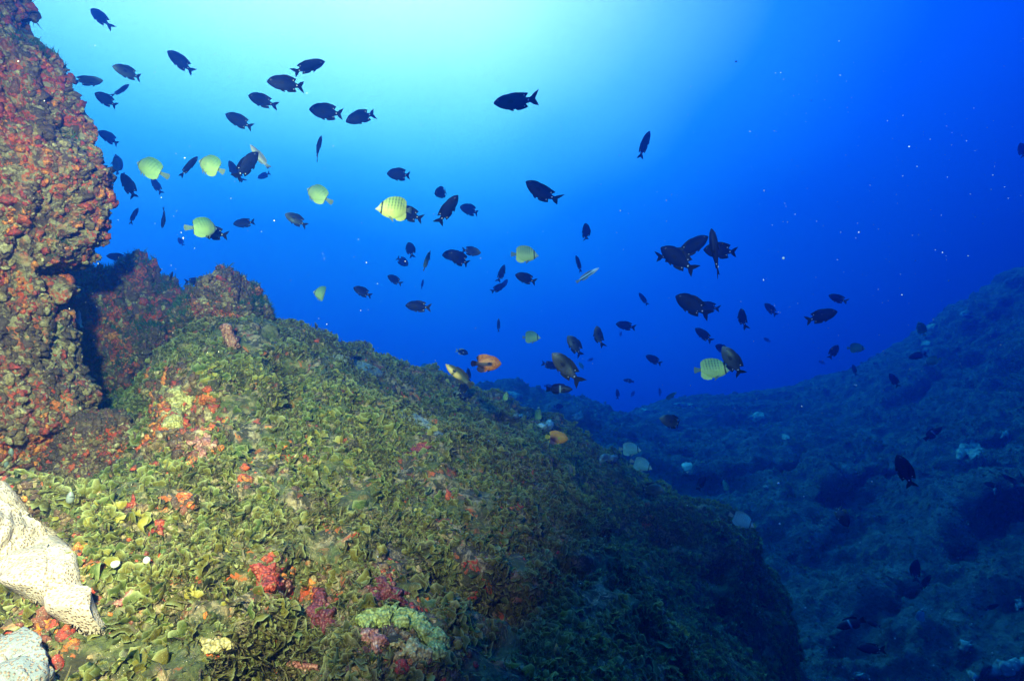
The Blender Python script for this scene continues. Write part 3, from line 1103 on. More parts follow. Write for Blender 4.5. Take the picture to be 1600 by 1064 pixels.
def damsel_shape(h=1.0):
    h *= 1.08
    top = [(0, 0.0), (0.06, 0.075 * h), (0.15, 0.145 * h), (0.3, 0.205 * h), (0.48, 0.225 * h), (0.68, 0.18 * h), (0.85, 0.10 * h), (1, 0.055)]
    bot = [(0, -0.02), (0.06, -0.065 * h), (0.15, -0.125 * h), (0.3, -0.18 * h), (0.5, -0.205 * h), (0.7, -0.165 * h), (0.87, -0.09 * h), (1, -0.055)]
    wid = [(0, 0.004), (0.08, 0.045), (0.2, 0.072), (0.4, 0.085), (0.6, 0.07), (0.8, 0.04), (1, 0.014)]
    tail = [(-0.31, 0.05), (-0.36, 0.06), (-0.43, 0.125), (-0.54, 0.18), (-0.49, 0.06), (-0.455, 0.0), (-0.485, -0.06), (-0.53, -0.175), (-0.42, -0.12), (-0.36, -0.06), (-0.31, -0.05)]
    dors = [(0.22, 0.15 * h), (0.17, 0.205 * h), (0.08, 0.238 * h), (-0.03, 0.25 * h), (-0.13, 0.235 * h), (-0.22, 0.215 * h), (-0.315, 0.185 * h), (-0.275, 0.12 * h), (-0.25, 0.07), (-0.1, 0.10)]
    anal = [(0.0, -0.16 * h), (-0.05, -0.222 * h), (-0.13, -0.222 * h), (-0.22, -0.205 * h), (-0.305, -0.175 * h), (-0.27, -0.11 * h), (-0.25, -0.07), (-0.1, -0.10)]
    pelv = [(0.18, -0.15 * h), (0.10, -0.215 * h), (0.02, -0.235 * h), (0.04, -0.20 * h), (0.09, -0.15 * h)]
    pect = [(0.20, 0.0), (0.10, 0.045), (0.045, 0.025), (0.04, -0.035), (0.10, -0.05), (0.19, -0.03)]
    fins = [(tail, 1, 0, 0, 0.004), (dors, 1, 0, 0, 0.006), (anal, 1, 0, 0, 0.006), (pelv, 1, 0.02, 0.03, 0.003), (pelv, 1, -0.02, -0.03, 0.003),
            (pect, 1, 0.074, 0.09, 0.003), (pect, 1, -0.074, -0.09, 0.003)]
    return top, bot, wid, fins


def butterfly_shape():
    top = [(0, -0.02), (0.05, 0.0), (0.1, 0.045), (0.16, 0.13), (0.28, 0.215), (0.45, 0.265), (0.65, 0.26), (0.82, 0.19), (0.93, 0.09), (1, 0.045)]
    bot = [(0, -0.045), (0.05, -0.06), (0.1, -0.085), (0.18, -0.15), (0.3, -0.21), (0.5, -0.25), (0.68, -0.24), (0.83, -0.17), (0.93, -0.085), (1, -0.045)]
    wid = [(0, 0.006), (0.08, 0.025), (0.2, 0.055), (0.4, 0.068), (0.6, 0.055), (0.85, 0.022), (1, 0.010)]
    tail = [(-0.31, 0.04), (-0.37, 0.055), (-0.49, 0.095), (-0.505, 0.03), (-0.505, -0.03), (-0.49, -0.095), (-0.37, -0.055), (-0.31, -0.04)]
    dors = [(0.29, 0.15), (0.24, 0.235), (0.14, 0.295), (0.0, 0.325), (-0.14, 0.325), (-0.25, 0.29), (-0.325, 0.22), (-0.335, 0.12), (-0.30, 0.05), (-0.1, 0.15), (0.1, 0.15)]
    anal = [(0.0, -0.20), (-0.05, -0.285), (-0.16, -0.30), (-0.26, -0.27), (-0.33, -0.19), (-0.335, -0.10), (-0.29, -0.05), (-0.1, -0.12)]
    pelv = [(0.18, -0.18), (0.12, -0.25), (0.03, -0.33), (0.05, -0.25), (0.10, -0.19)]
    pect = [(0.18, -0.03), (0.09, 0.02), (0.03, 0.0), (0.04, -0.07), (0.16, -0.06)]
    fins = [(tail, 1, 0, 0, 0.004), (dors, 0, 0, 0, 0.005), (anal, 0, 0, 0, 0.005), (pelv, 1, 0.03, 0.05, 0.003), (pelv, 1, -0.03, -0.05, 0.003),
            (pect, 0, 0.066, 0.085, 0.003), (pect, 0, -0.066, -0.085, 0.003)]
    return top, bot, wid, fins


def angel_shape():
    top, bot, wid, fins = damsel_shape(1.12)
    tail = [(-0.31, 0.06), (-0.38, 0.085), (-0.47, 0.10), (-0.51, 0.05), (-0.515, 0.0), (-0.51, -0.05), (-0.47, -0.10), (-0.38, -0.085), (-0.31, -0.06)]
    dors = [(0.24, 0.19), (0.15, 0.262), (0.0, 0.305), (-0.15, 0.305), (-0.27, 0.27), (-0.335, 0.20), (-0.30, 0.10), (-0.25, 0.06), (-0.1, 0.12)]
    anal = [(0.05, -0.20), (-0.02, -0.275), (-0.15, -0.30), (-0.27, -0.27), (-0.33, -0.19), (-0.29, -0.10), (-0.25, -0.06), (-0.1, -0.12)]
    fins = [(tail, 1, 0, 0, 0.005), (dors, 0, 0, 0, 0.005), (anal, 0, 0, 0, 0.005)] + fins[3:]
    return top, bot, wid, fins


def wrasse_shape(h=1.0):
    top = [(0, 0.0), (0.06, 0.03 * h), (0.18, 0.075 * h), (0.35, 0.10 * h), (0.6, 0.095 * h), (0.85, 0.06 * h), (1, 0.045 * h)]
    bot = [(0, -0.01), (0.06, -0.03 * h), (0.18, -0.075 * h), (0.35, -0.10 * h), (0.6, -0.09 * h), (0.85, -0.055 * h), (1, -0.045 * h)]
    wid = [(0, 0.004), (0.1, 0.035), (0.3, 0.055), (0.6, 0.045), (0.85, 0.022), (1, 0.012)]
    tail = [(-0.31, 0.04 * h), (-0.42, 0.06 * h), (-0.51, 0.075 * h), (-0.485, 0.0), (-0.51, -0.075 * h), (-0.42, -0.06 * h), (-0.31, -0.04 * h)]
    dors = [(0.24, 0.08 * h), (0.18, 0.125 * h), (0.0, 0.145 * h), (-0.2, 0.125 * h), (-0.29, 0.09 * h), (-0.28, 0.04 * h), (0.0, 0.06 * h)]
    anal = [(0.0, -0.08 * h), (-0.05, -0.13 * h), (-0.2, -0.12 * h), (-0.28, -0.085 * h), (-0.27, -0.04 * h)]
    pect = [(0.24, -0.01), (0.15, 0.03), (0.12, -0.03), (0.2, -0.045)]
    fins = [(tail, 1, 0, 0, 0.004), (dors, 1, 0, 0, 0.004), (anal, 1, 0, 0, 0.004), (pect, 1, 0.055, 0.12, 0.002), (pect, 1, -0.055, -0.12, 0.002)]
    return top, bot, wid, fins


F_DARK = fin_mat('dark_fin', (0.004, 0.005, 0.010), 0.05)
F_GREY = fin_mat('grey_fin', (0.035, 0.04, 0.035), 0.25)
F_PALE = fin_mat('pale_fin', (0.42, 0.50, 0.38), 0.5)
F_YEL = fin_mat('yellow_fin', (0.62, 0.55, 0.05), 0.4)
F_CYAN = fin_mat('white_fin', (0.5, 0.55, 0.5), 0.4)
F_INK = fin_mat('ink_fin', (0.008, 0.008, 0.03), 0.1)

SP3 = [(-0.225, 0.125, 0.015), (-0.315, 0.0, 0.021), (-0.225, -0.120, 0.014)]
#        name, category, real length, builder, materials, spots, eye
KINDS = {
    'C': ('damselfish', 0.13, damsel_shape(), [fish_plain('black_skin_blue_veil', (0.006, 0.012, 0.045), (0.010, 0.018, 0.06), L=.13, rough=0.65), F_DARK], SP3, (0.385, 0.045, 0.024)),  # black fish; the water's blue veil is painted into the skin colour
    'S': ('damselfish', 0.13, damsel_shape(0.86), [None, F_DARK], SP3, (0.385, 0.04, 0.024)),
    'G': ('damselfish', 0.14, damsel_shape(), [fish_plain('grey_skin', (0.035, 0.042, 0.030), (0.13, 0.135, 0.10), face=(0.20, 0.21, 0.16), L=.14, noise=0.5), F_GREY], SP3, (0.385, 0.045, 0.026)),
    'B': ('butterflyfish', 0.13, butterfly_shape(), [fish_butterfly('yellow_spotted_skin', (0.72, 0.80, 0.20), (0.36, 0.52, 0.16), 0.6, .13), F_PALE], (), (0.345, 0.02, 0.024)),
    'T': ('butterflyfish', 0.13, butterfly_shape(), [fish_butterfly('green_yellow_skin', (0.42, 0.54, 0.18), (0.14, 0.30, 0.13), 0.35, .13), F_PALE], (), (0.345, 0.02, 0.024)),
    'P': ('butterflyfish', 0.13, butterfly_shape(), [fish_butterfly('pale_white_skin', (0.22, 0.52, 0.48), (0.16, 0.38, 0.38), 0.3, .13), F_CYAN], (), (0.345, 0.02, 0.024)),
    'A': ('angelfish', 0.11, angel_shape(), [fish_angel('orange_skin', .11), F_INK], (), (0.39, 0.03, 0.022)),
    'Y': ('angelfish', 0.11, angel_shape(), [fish_angel('orange_violet_skin', .11, True), F_YEL], (), (0.39, 0.03, 0.022)),
    'W': ('wrasse', 0.11, wrasse_shape(0.8), [fish_stripes('striped_skin', ((0.03, 0.14, 0.18), (0.60, 0.90, 0.95)), .11), F_CYAN], (), (0.42, 0.01, 0.013)),
    'D': ('wrasse', 0.15, wrasse_shape(1.5), [fish_banded('dark_banded_skin', .15), F_DARK], (), (0.42, 0.02, 0.014)),
    'O': ('wrasse', 0.15, wrasse_shape(1.35), [fish_saddle('ochre_bellied_skin', .15), F_GREY], (), (0.42, 0.02, 0.014)),
    'L': ('wrasse', 0.13, wrasse_shape(1.2), [fish_plain('lilac_skin', (0.30, 0.27, 0.30), (0.85, 0.75, 0.72), L=.13), F_CYAN], (), (0.42, 0.02, 0.014)),
    'M': ('damselfish', 0.10, damsel_shape(), [None, F_CYAN], (), (0.385, 0.04, 0.024)),
}
KINDS['S'][3][0] = KINDS['C'][3][0]
KINDS['M'][3][0] = KINDS['C'][3][0]
MESH = {}


def fish_mesh(k, b, h=1):
    key = (k, b, h)
    if key not in MESH:
        nm, L, shp, mats, spots, eye = KINDS[k]
        if k in 'CSG' and h != 1:
            shp = damsel_shape(h * (0.86 if k == 'S' else 1.0))
        MESH[key] = build_fish(nm, L, shp[0], shp[1], shp[2], shp[3], mats + [M_EYE, M_IRIS, M_SPOT], bend=b * 0.35, spots=spots, eye=eye)
    return MESH[key]


GROUPS = {'C': 'dark damselfish schooling over the reef', 'S': 'dark damselfish schooling over the reef', 'G': 'grey damselfish among the school', 'B': 'yellow butterflyfish among the school',
          'T': 'greenish butterflyfish among the school', 'P': 'pale butterflyfish over the shaded reef'}


def scene_depth(px, py):
    o = Vector((0, 0, 0))
    d = Vector(((px - 800) / FPX, 1, (532 - py) / FPX))
    best = 1e9
    for b in BVH_SRC:
        h = b.ray_cast(o, d)
        if h[0] is not None:
            best = min(best, h[0].y)
    return best


frng = random.Random(5)


def place_fish(k, px, py, ln, head, yaw, roll, label, bend=None, dz=0):
    """ln: length in the photograph's pixels of the unturned fish; head: its heading in the picture in degrees; yaw: turned towards (+) or away"""
    nm, L = KINDS[k][0], KINDS[k][1]
    if bend is None:
        bend = frng.choice((-1.3, -0.6, 0, 0.6, 1.3))
        if roll > 35:
            bend *= 0.25
    if k in 'CSG':
        yaw += frng.uniform(-10, 14)
    hh = frng.choice((0.92, 1, 1.07))
    sc = frng.uniform(0.9, 1.1)
    d = L * sc * FPX / ln
    lim = scene_depth(px, py) - 0.12
    if d > lim * 0.97:
        q = lim * 0.95 / d
        d *= q
        sc *= q
    o = bpy.data.objects.new(nm, fish_mesh(k, bend, hh))
    COL.objects.link(o)
    ray = Vector(at(px, py, 1.0)).normalized()
    right = ray.cross(Vector((0, 0, 1))).normalized()
    up = right.cross(ray).normalized()
    a = R(head)
    hv = right * math.cos(a) + up * math.sin(a)
    left = math.cos(a) < 0
    uv = right * (-math.sin(a)) + up * math.cos(a)
    if left:
        uv = -uv
    side = uv.cross(hv)
    M = Matrix((hv, side, uv)).transposed()
    # turn about its own up axis, then roll about its own length
    sg = 1 if side.dot(ray) > 0 else -1
    M = M @ Matrix.Rotation(R(yaw) * -sg, 3, 'Z') @ Matrix.Rotation(R(roll), 3, 'X')
    o.matrix_world = Matrix.Translation(Vector(at(px, py, d))) @ M.to_4x4() @ Matrix.Scale(sc, 4)
    tag(o, label, KINDS[k][0], GROUPS.get(k))
    return o


FISH = [
    ('C', 155, 26, 34, 145, 45, 0, 'round dark damselfish swimming highest, alone above the pillar top'),
    ('C', 281, 96, 40, 147, 15, 0, 'dark damselfish angled head up, alone right of the pillar top'),
    ('G', 199, 113, 42, 170, 15, 15, 'blue green damselfish with pale belly nearest the pillar top'),
    ('G', 138, 127, 42, 18, 10, 45, 'slim fish with pinkish belly facing right beside the pillar edge'),
    ('S', 189, 142, 32, 48, 0, 68, 'thin dark fish seen edge-on just under the blue green damselfish'),
    ('C', 165, 156, 36, 155, 38, 0, 'round dark damselfish with forked tail below the pinkish bellied fish'),
    ('C', 170, 215, 31, 155, 15, 15, 'small dark damselfish against the mossy ledge of the pillar'),
    ('T', 183, 257, 34, 95, 20, 45, 'dim bluish butterflyfish close beside the pillar, left of two green ones'),
    ('T', 231, 261, 52, 158, -54, 0, 'green yellow butterflyfish turned away, left of an upright pair'),
    ('T', 327, 258, 52, 158, -54, 0, 'green yellow butterflyfish turned away, right of an upright pair'),
    ('S', 201, 290, 39, 118, 0, 15, 'dark damselfish diving tail down close to the pillar, round fish at its nose'),
    ('C', 193, 273, 16, 150, 70, 0, 'tiny round dark fish at the nose of the damselfish by the pillar'),
    ('S', 244, 290, 26, 118, 10, 15, 'small dark fish directly under the left green yellow butterflyfish'),
    ('S', 295, 260, 41, 53, 0, 62, 'thin dark fish slanting between the two upright butterflyfish'),
    ('S', 366, 268, 34, 115, 0, 35, 'slender dark fish left of the lilac wrasse'),
    ('S', 386, 258, 54, 54, 0, 25, 'long dark damselfish crossing behind the lilac wrasse'),
    ('L', 405, 245, 42, 128, 0, 20, 'pale lilac wrasse slanting over a dark damselfish'),
    ('C', 412, 275, 20, 208, 10, 10, 'tiny dark damselfish below the lilac wrasse'),
    ('T', 494, 302, 46, 152, -50, 0, 'green butterflyfish with dark head stripe, alone mid left'),
    ('C', 373, 189, 40, 160, 10, 0, 'dark damselfish lowest on the left of the bright upper group'),
    ('C', 408, 157, 40, 168, 10, 0, 'stubby dark damselfish below the flat long one in the bright water'),
    ('C', 446, 131, 54, 182, 0, 15, 'flat oval dark damselfish facing left, under the slim upper one'),
    ('S', 483, 104, 52, 25, 0, 40, 'slim dark damselfish facing up right, topmost of the bright upper group'),
    ('C', 509, 175, 50, 178, 0, 0, 'deep-bodied dark damselfish with hanging belly fin in bright water'),
    ('S', 563, 183, 48, 203, 0, 10, 'dark damselfish with nose down left, rightmost of the bright upper group'),
    ('S', 497, 232, 40, 76, 0, 86, 'needle-thin dark fish seen edge-on below the bright upper group'),
    ('S', 804, 160, 66, 182, 0, 12, 'large dark damselfish alone in the bright water at top centre'),
    ('C', 623, 273, 37, 178, 0, 0, 'dark damselfish swimming left above the big yellow butterflyfish'),
    ('C', 690, 301, 34, 195, 40, 0, 'round dark damselfish just above the long slanting one'),
    ('S', 700, 327, 55, 55, 0, 28, 'long dark damselfish slanting up right, right of the big yellow butterflyfish'),
    ('C', 734, 328, 33, 165, 0, 10, 'dark damselfish right of the long slanting one'),
    ('B', 617, 327, 60, 178, 8, 0, 'big yellow butterflyfish with rows of dots and black tail spot'),
    ('C', 638, 334, 46, 160, 0, 10, 'dark damselfish behind the tail of the big yellow butterflyfish'),
    ('G', 462, 343, 35, 155, 0, 20, 'grey green damselfish facing up left, alone at middle left'),
    ('C', 381, 349, 31, 190, 0, 10, 'dark damselfish right of the yellow butterflyfish near the knoll'),
    ('T', 322, 356, 50, 5, -52, 0, 'yellow butterflyfish with its spotted tail turned left above the knoll'),
    ('C', 332, 364, 44, 170, 0, 10, 'dark damselfish half hidden behind the yellow butterflyfish above the knoll'),
    ('S', 209, 337, 28, 65, 0, 60, 'thin dark fish upright close to the pillar edge'),
    ('S', 256, 341, 33, 262, 0, 80, 'needle-thin dark fish pointing down left of the knoll butterflyfish'),
    ('C', 282, 377, 15, 120, 30, 0, 'tiny dark fish in open water above the gap behind the pillar'),
    ('C', 183, 402, 28, 176, 0, 15, 'dark damselfish just above the shaded back rock'),
    ('S', 267, 433, 19, 75, 0, 75, 'tiny upright thin fish above the gap left of the knoll'),
    ('S', 305, 440, 28, 5, 0, 10, 'dark fish with only its tail showing left of the knoll'),
    ('T', 503, 459, 38, 165, -45, 0, 'dull green butterflyfish low beside the right flank of the knoll'),
    ('C', 566, 456, 30, 155, 0, 25, 'small dark damselfish between the dull green butterflyfish and its larger dark neighbour'),
    ('S', 653, 479, 39, 175, 0, 0, 'long dark damselfish swimming left low over the slope crest'),
    ('C', 641, 389, 28, 105, 45, 0, 'round dark fish head up, top of a small cluster of three'),
    ('C', 629, 409, 25, -35, 30, 0, 'round dark fish facing right, middle of a small cluster of three'),
    ('C', 616, 437, 25, 150, 15, 0, 'small dark fish, lowest of a small cluster of three'),
    ('S', 660, 444, 15, 80, 0, 60, 'tiny sliver of a dark fish below the slim green fish'),
    ('T', 667, 407, 34, 72, 0, 72, 'slim pale green butterflyfish seen edge-on'),
    ('C', 706, 399, 34, 180, 20, 0, 'dark damselfish behind, left of a touching pair'),
    ('C', 717, 404, 40, 150, 10, 0, 'dark damselfish in front, right of a touching pair'),
    ('G', 737, 393, 30, -8, 0, 25, 'small grey green fish facing right at the back of the touching pair'),
    ('B', 821, 398, 43, -2, 15, 0, 'striped yellow butterflyfish facing right in mid water'),
    ('S', 784, 427, 28, 72, 0, 25, 'dark fish pointing up, on top of a three fish tangle'),
    ('S', 779, 450, 25, 32, 0, 20, 'dark fish low left in a three fish tangle'),
    ('S', 788, 444, 18, 55, 0, 25, 'small dark fish in the middle of a three fish tangle'),
    ('C', 821, 435, 36, 160, 12, 0, 'round dark damselfish beneath the striped yellow butterflyfish'),
    ('S', 845, 301, 58, 143, 0, 25, 'large dark damselfish diving away down right at mid height, alone'),
    ('S', 1007, 226, 42, 68, 0, 45, 'dark fish rising head up alone in the right open water'),
    ('C', 916, 363, 32, 97, 35, 25, 'dark fish with three white dots above the striped wrasse'),
    ('S', 904, 412, 27, 108, 0, 60, 'thin dark fish touching the tail of the striped wrasse'),
    ('W', 918, 430, 42, 32, 0, 0, 'blue and white striped wrasse with bent body'),
    ('G', 1054, 399, 50, 12, 0, 15, 'grey green damselfish facing right in the middle of a big tangle'),
    ('S', 1083, 385, 54, 33, 0, 0, 'large dark damselfish rising right at the top of a big tangle'),
    ('S', 1058, 404, 62, 143, 0, 0, 'dark damselfish nose up left at the back of a big tangle'),
    ('S', 1117, 394, 76, 98, 0, 82, 'long dark damselfish seen from below with pale belly line'),
    ('C', 1124, 392, 48, 172, 0, 0, 'dark damselfish crossing behind the one seen from below'),
    ('C', 1080, 476, 56, 148, 15, 0, 'dark damselfish with a bright white dot at its tail base'),
    ('C', 1106, 480, 34, 165, 0, 20, 'faint dark fish at the tail of the white dotted damselfish'),
    ('S', 1005, 467, 23, 125, 0, 40, 'small dark fish left of the white dotted damselfish'),
    ('C', 977, 509, 30, 168, 0, 0, 'dark damselfish with raised back fin at centre right'),
    ('G', 934, 524, 32, 98, 30, 35, 'small upright grey fish with pale flank'),
    ('G', 898, 539, 37, 128, 0, 15, 'grey damselfish with silvery face above the largest grey one'),
    ('G', 779, 508, 21, 90, 0, 65, 'tiny upright greenish fish left of the teal butterflyfish'),
    ('T', 830, 527, 31, 0, 15, 0, 'teal butterflyfish facing right, above the orange angelfish'),
    ('M', 722, 550, 20, -15, 0, 0, 'small dark fish with white tail left of the orange angelfish'),
    ('A', 760, 568, 47, 0, 0, 0, 'orange angelfish with dark flank stripe and dark tail'),
    ('O', 717, 586, 54, 140, 0, 10, 'olive wrasse with ochre belly beside the orange angelfish'),
    ('C', 725, 605, 28, 60, 30, 0, 'round dark fish under the tail of the olive wrasse'),
    ('S', 732, 585, 21, 95, 0, 30, 'small dark upright fish at the tail of the olive wrasse'),
    ('G', 883, 573, 60, 133, 0, 0, 'largest grey damselfish, scaled body and bright tail dots'),
    ('C', 860, 571, 26, -15, 0, 0, 'dark fish half hidden behind the largest grey damselfish'),
    ('D', 874, 608, 42, 0, 0, 0, 'dark wrasse with a pale band over the middle ridge'),
    ('D', 857, 603, 14, 0, 0, 0, 'faint tiny fish behind the pale banded wrasse'),
    ('S', 1021, 562, 27, 152, 0, 10, 'small dark fish facing up left between ridge and open water'),
    ('S', 1099, 523, 32, 140, 0, 10, 'dark damselfish above the round fish at the brightest butterflyfish'),
    ('C', 1159, 496, 31, 95, 15, 30, 'upright dark fish with faint tail dots, right of the white dotted damselfish'),
    ('S', 1204, 483, 25, 132, 0, 10, 'small dark fish second from the far right pair'),
    ('S', 1309, 467, 28, 153, 0, 10, 'small dark fish, upper of the far right pair'),
    ('S', 1284, 494, 45, 18, 0, 0, 'dark damselfish facing right, lower of the far right pair'),
    ('C', 1303, 549, 24, 60, 25, 0, 'round dark fish left of the small yellow green butterflyfish'),
    ('T', 1338, 544, 25, 0, 0, 0, 'small yellow green butterflyfish over the crest of the right reef'),
    ('C', 1284, 566, 10, 150, 0, 0, 'very faint tiny fish over the crest of the right reef'),
    ('S', 1335, 578, 18, 105, 0, 40, 'tiny upright fish on the crest line of the right reef'),
    ('S', 1397, 594, 25, 120, 0, 0, 'small dark fish over the upper right reef, below the lone butterflyfish'),
    ('C', 1433, 556, 24, 198, 0, 10, 'dark fish facing left between two butterflyfish on the right reef'),
    ('T', 1439, 513, 24, 105, 20, 25, 'yellow butterflyfish standing upright, highest on the right reef'),
    ('T', 1457, 564, 22, 200, 0, 0, 'small greenish butterflyfish right of a dark fish on the right reef'),
    ('D', 1458, 677, 32, 45, 0, 0, 'dark wrasse with raised tail over the right reef'),
    ('S', 1413, 734, 50, 112, 0, 0, 'large black damselfish diving down right over the right reef'),
    ('C', 1315, 805, 40, -65, 20, 0, 'black damselfish with tail up over the right reef gully'),
    ('B', 1114, 577, 54, 4, 10, 0, 'brightest yellow butterflyfish with rows of black dots'),
    ('G', 1144, 564, 54, 122, 0, 0, 'dark grey damselfish with tail dots behind the brightest butterflyfish'),
    ('C', 1128, 545, 26, 150, 20, 0, 'small round dark fish touching the back of the dark grey damselfish'),
    ('C', 1198, 531, 11, 150, 0, 0, 'faint tiny fish alone right of the dark grey damselfish'),
    ('G', 1050, 659, 46, 165, 25, 0, 'grey damselfish with visible face over the dark hollow'),
    ('Y', 870, 684, 36, -5, 0, 0, 'orange fish with violet flank and yellow tail low over the slope'),
    ('P', 985, 702, 34, 0, 10, 0, 'pale cyan butterflyfish with dark tail spot, left of two'),
    ('P', 1003, 726, 34, -18, 10, 0, 'dim blue butterflyfish partly merging with the slope, lower of two'),
    ('P', 1073, 728, 26, -80, 30, 0, 'small pale upright fish by the dark hollow'),
    ('P', 1160, 813, 38, -22, 10, 0, 'pale cyan butterflyfish alone above the dark gully'),
    ('G', 1018, 765, 40, 0, 25, 0, 'round grey damselfish facing the camera on the slope edge'),
    ('T', 841, 647, 24, 88, 0, 45, 'dark green upright fish over the middle ridge'),
    ('T', 790, 620, 15, 80, 0, 30, 'tiny yellow fish before a pale coral patch'),
    ('C', 873, 635, 15, 0, 0, 0, 'tiny dark oval fish on the middle ridge'),
    ('S', 965, 615, 15, 100, 0, 20, 'tiny dark fish, left of a pair above the gap between the reefs'),
    ('C', 989, 615, 10, 60, 0, 0, 'tiny dark fish, right of a pair above the gap between the reefs'),
    ('D', 982, 595, 17, 170, 0, 0, 'faint slender fish above the gap between the reefs'),
    ('D', 1031, 612, 13, 98, 0, 30, 'tiny thin upright fish left of the slim yellow green one'),
    ('T', 1048, 619, 22, 38, 0, 60, 'slim yellow green fish rising right above the far reef crest'),
    ('T', 908, 571, 14, 125, 0, 50, 'tiny faint yellow fish right of the largest grey damselfish'),
    ('S', 923, 562, 10, 25, 0, 20, 'tiny faint blue fish right of the largest grey damselfish'),
    ('C', 970, 522, 8, 80, 0, 0, 'speck of a fish under the damselfish with raised back fin'),
    ('S', 1096, 753, 26, 62, 0, 10, 'dark upright fish at the mouth of the gully'),
    ('T', 1134, 759, 20, 110, 0, 45, 'dark yellowish fish in the mouth of the gully'),
    ('D', 1329, 974, 44, 208, 0, 0, 'long dark wrasse slanting down left at the bottom right'),
    ('C', 1365, 974, 20, 170, 0, 0, 'small dark fish behind the long dark wrasse'),
    ('S', 1360, 1013, 38, 190, 0, 0, 'dark damselfish lying level, lowest fish of all'),
    ('S', 1430, 889, 32, 82, 0, 20, 'upright dark fish low on the right reef, left of a slanting one'),
    ('S', 1446, 909, 28, 60, 0, 50, 'slanting dark fish low on the right reef beside an upright one'),
    ('S', 1507, 866, 23, 52, 0, 60, 'thin dark fish slanting up over the lower right reef'),
    ('S', 1550, 948, 21, 40, 0, 50, 'small dark fish slanting near the white patches at lower right'),
    ('P', 1439, 962, 24, 82, 0, 40, 'small white fish standing upright low on the right reef'),
    ('P', 1275, 836, 13, 85, 0, 40, 'tiny bright blue white fish at the edge of the gully'),
    ('C', 1597, 235, 24, 100, 0, 0, 'dark fish cut by the right edge of the picture'),
    ('C', 1547, 757, 17, 170, 0, 0, 'small dark fish near the right edge over the reef'),
    ('L', 123, 498, 27, 88, 0, 30, 'whitish fish upright in the dark gap beside the pillar'),
    ('T', 664, 572, 14, 170, 0, 0, 'faint tiny greenish fish above the slope crest, upper of two'),
    ('T', 691, 584, 13, 10, 0, 0, 'faint tiny greenish fish above the slope crest, lower of two'),
]
for f in FISH:
    place_fish(*f)


# ------------------------------------------------------------------ corals, sponges and shells that sit on the rock
def honeycomb_material(a, b_, nm):
    m, t, p, out = new_mat(nm)
    g = t.new('ShaderNodeNewGeometry').outputs['Position']
    d = t.voro(g, 190, rnd=0.85)
    hole = t.ramp(d, [(0.24, 1.0), (0.50, 0.0)])
    c = t.mix(t.noise(g, 25, 4), a, b_)
    c = t.mix(t.math('MULTIPLY', hole, t.ramp(t.noise(g, 18, 2), [(0.3, 0.5), (0.55, 1.0)])), c, (0.24, 0.145, 0.10))
    t.put(p.inputs['Base Color'], c)
    p.inputs['Roughness'].default_value = 0.7
    b = t.new('ShaderNodeBump')
    b.inputs['Strength'].default_value = 0.8
    b.inputs['Distance'].default_value = 0.002
    t.put(b.inputs['Height'], t.math('SUBTRACT', 1.0, hole))
    t.l.new(b.outputs[0], p.inputs['Normal'])
    return m


def knobbly_material(name, a, b_, c_, sc=70):
    m, t, p, out = new_mat(name)
    g = t.new('ShaderNodeNewGeometry').outputs['Position']
    d = t.voro(g, sc * 2.2, rnd=0.9)
    c = t.ramp(t.noise(g, sc, 5, 0.65), [(0.32, a), (0.5, b_), (0.68, c_)])
    c = t.mix(t.ramp(d, [(0.35, 0.0), (0.75, 0.7)]), c, tuple(q * 0.35 for q in a))
    t.put(p.inputs['Base Color'], c)
    p.inputs['Roughness'].default_value = 0.55
    b = t.new('ShaderNodeBump')
    b.inputs['Strength'].default_value = 1.0
    b.inputs['Distance'].default_value = 0.004
    t.put(b.inputs['Height'], t.math('SUBTRACT', 1.0, d))
    t.l.new(b.outputs[0], p.inputs['Normal'])
    return m


M_HONEY = honeycomb_material((0.32, 0.23, 0.18), (0.50, 0.41, 0.35), 'honeycomb_coral')
M_HONEY_GREY_SHADED = honeycomb_material((0.12, 0.13, 0.14), (0.24, 0.26, 0.28), 'shaded_grey_honeycomb_coral')  # grey coral, with the corner's weaker light painted into its colours as well
M_LIME = knobbly_material('lime_coral', (0.16, 0.19, 0.03), (0.34, 0.40, 0.10), (0.52, 0.60, 0.22))
M_RED = knobbly_material('red_sponge', (0.16, 0.012, 0.012), (0.34, 0.035, 0.02), (0.48, 0.14, 0.07))
M_ORANGE = knobbly_material('orange_sponge', (0.34, 0.05, 0.012), (0.60, 0.12, 0.02), (0.68, 0.32, 0.10))
M_PINK = knobbly_material('pink_crust', (0.22, 0.05, 0.05), (0.44, 0.17, 0.13), (0.64, 0.44, 0.32))
M_MAROON = knobbly_material('maroon_crust', (0.07, 0.008, 0.012), (0.15, 0.02, 0.03), (0.28, 0.09, 0.09))
M_YELLOW = knobbly_material('yellow_crust', (0.26, 0.18, 0.05), (0.45, 0.36, 0.13), (0.62, 0.54, 0.28))
M_WHITE = knobbly_material('pale_crust', (0.16, 0.2, 0.2), (0.36, 0.42, 0.42), (0.62, 0.66, 0.66), 14)
M_GREYC = knobbly_material('grey_crust', (0.08, 0.09, 0.09), (0.17, 0.19, 0.19), (0.34, 0.36, 0.35), 60)
M_SHELL = flat_mat('shell', (0.85, 0.82, 0.78), 0.35)


def hit(px, py, bvhs):
    o = Vector((0, 0, 0))
    d = Vector(((px - 800) / FPX, 1, (532 - py) / FPX)).normalized()
    best = None
    for b in bvhs:
        h = b.ray_cast(o, d)
        if h[0] is not None and (best is None or h[3] < best[3]):
            best = h
    return best


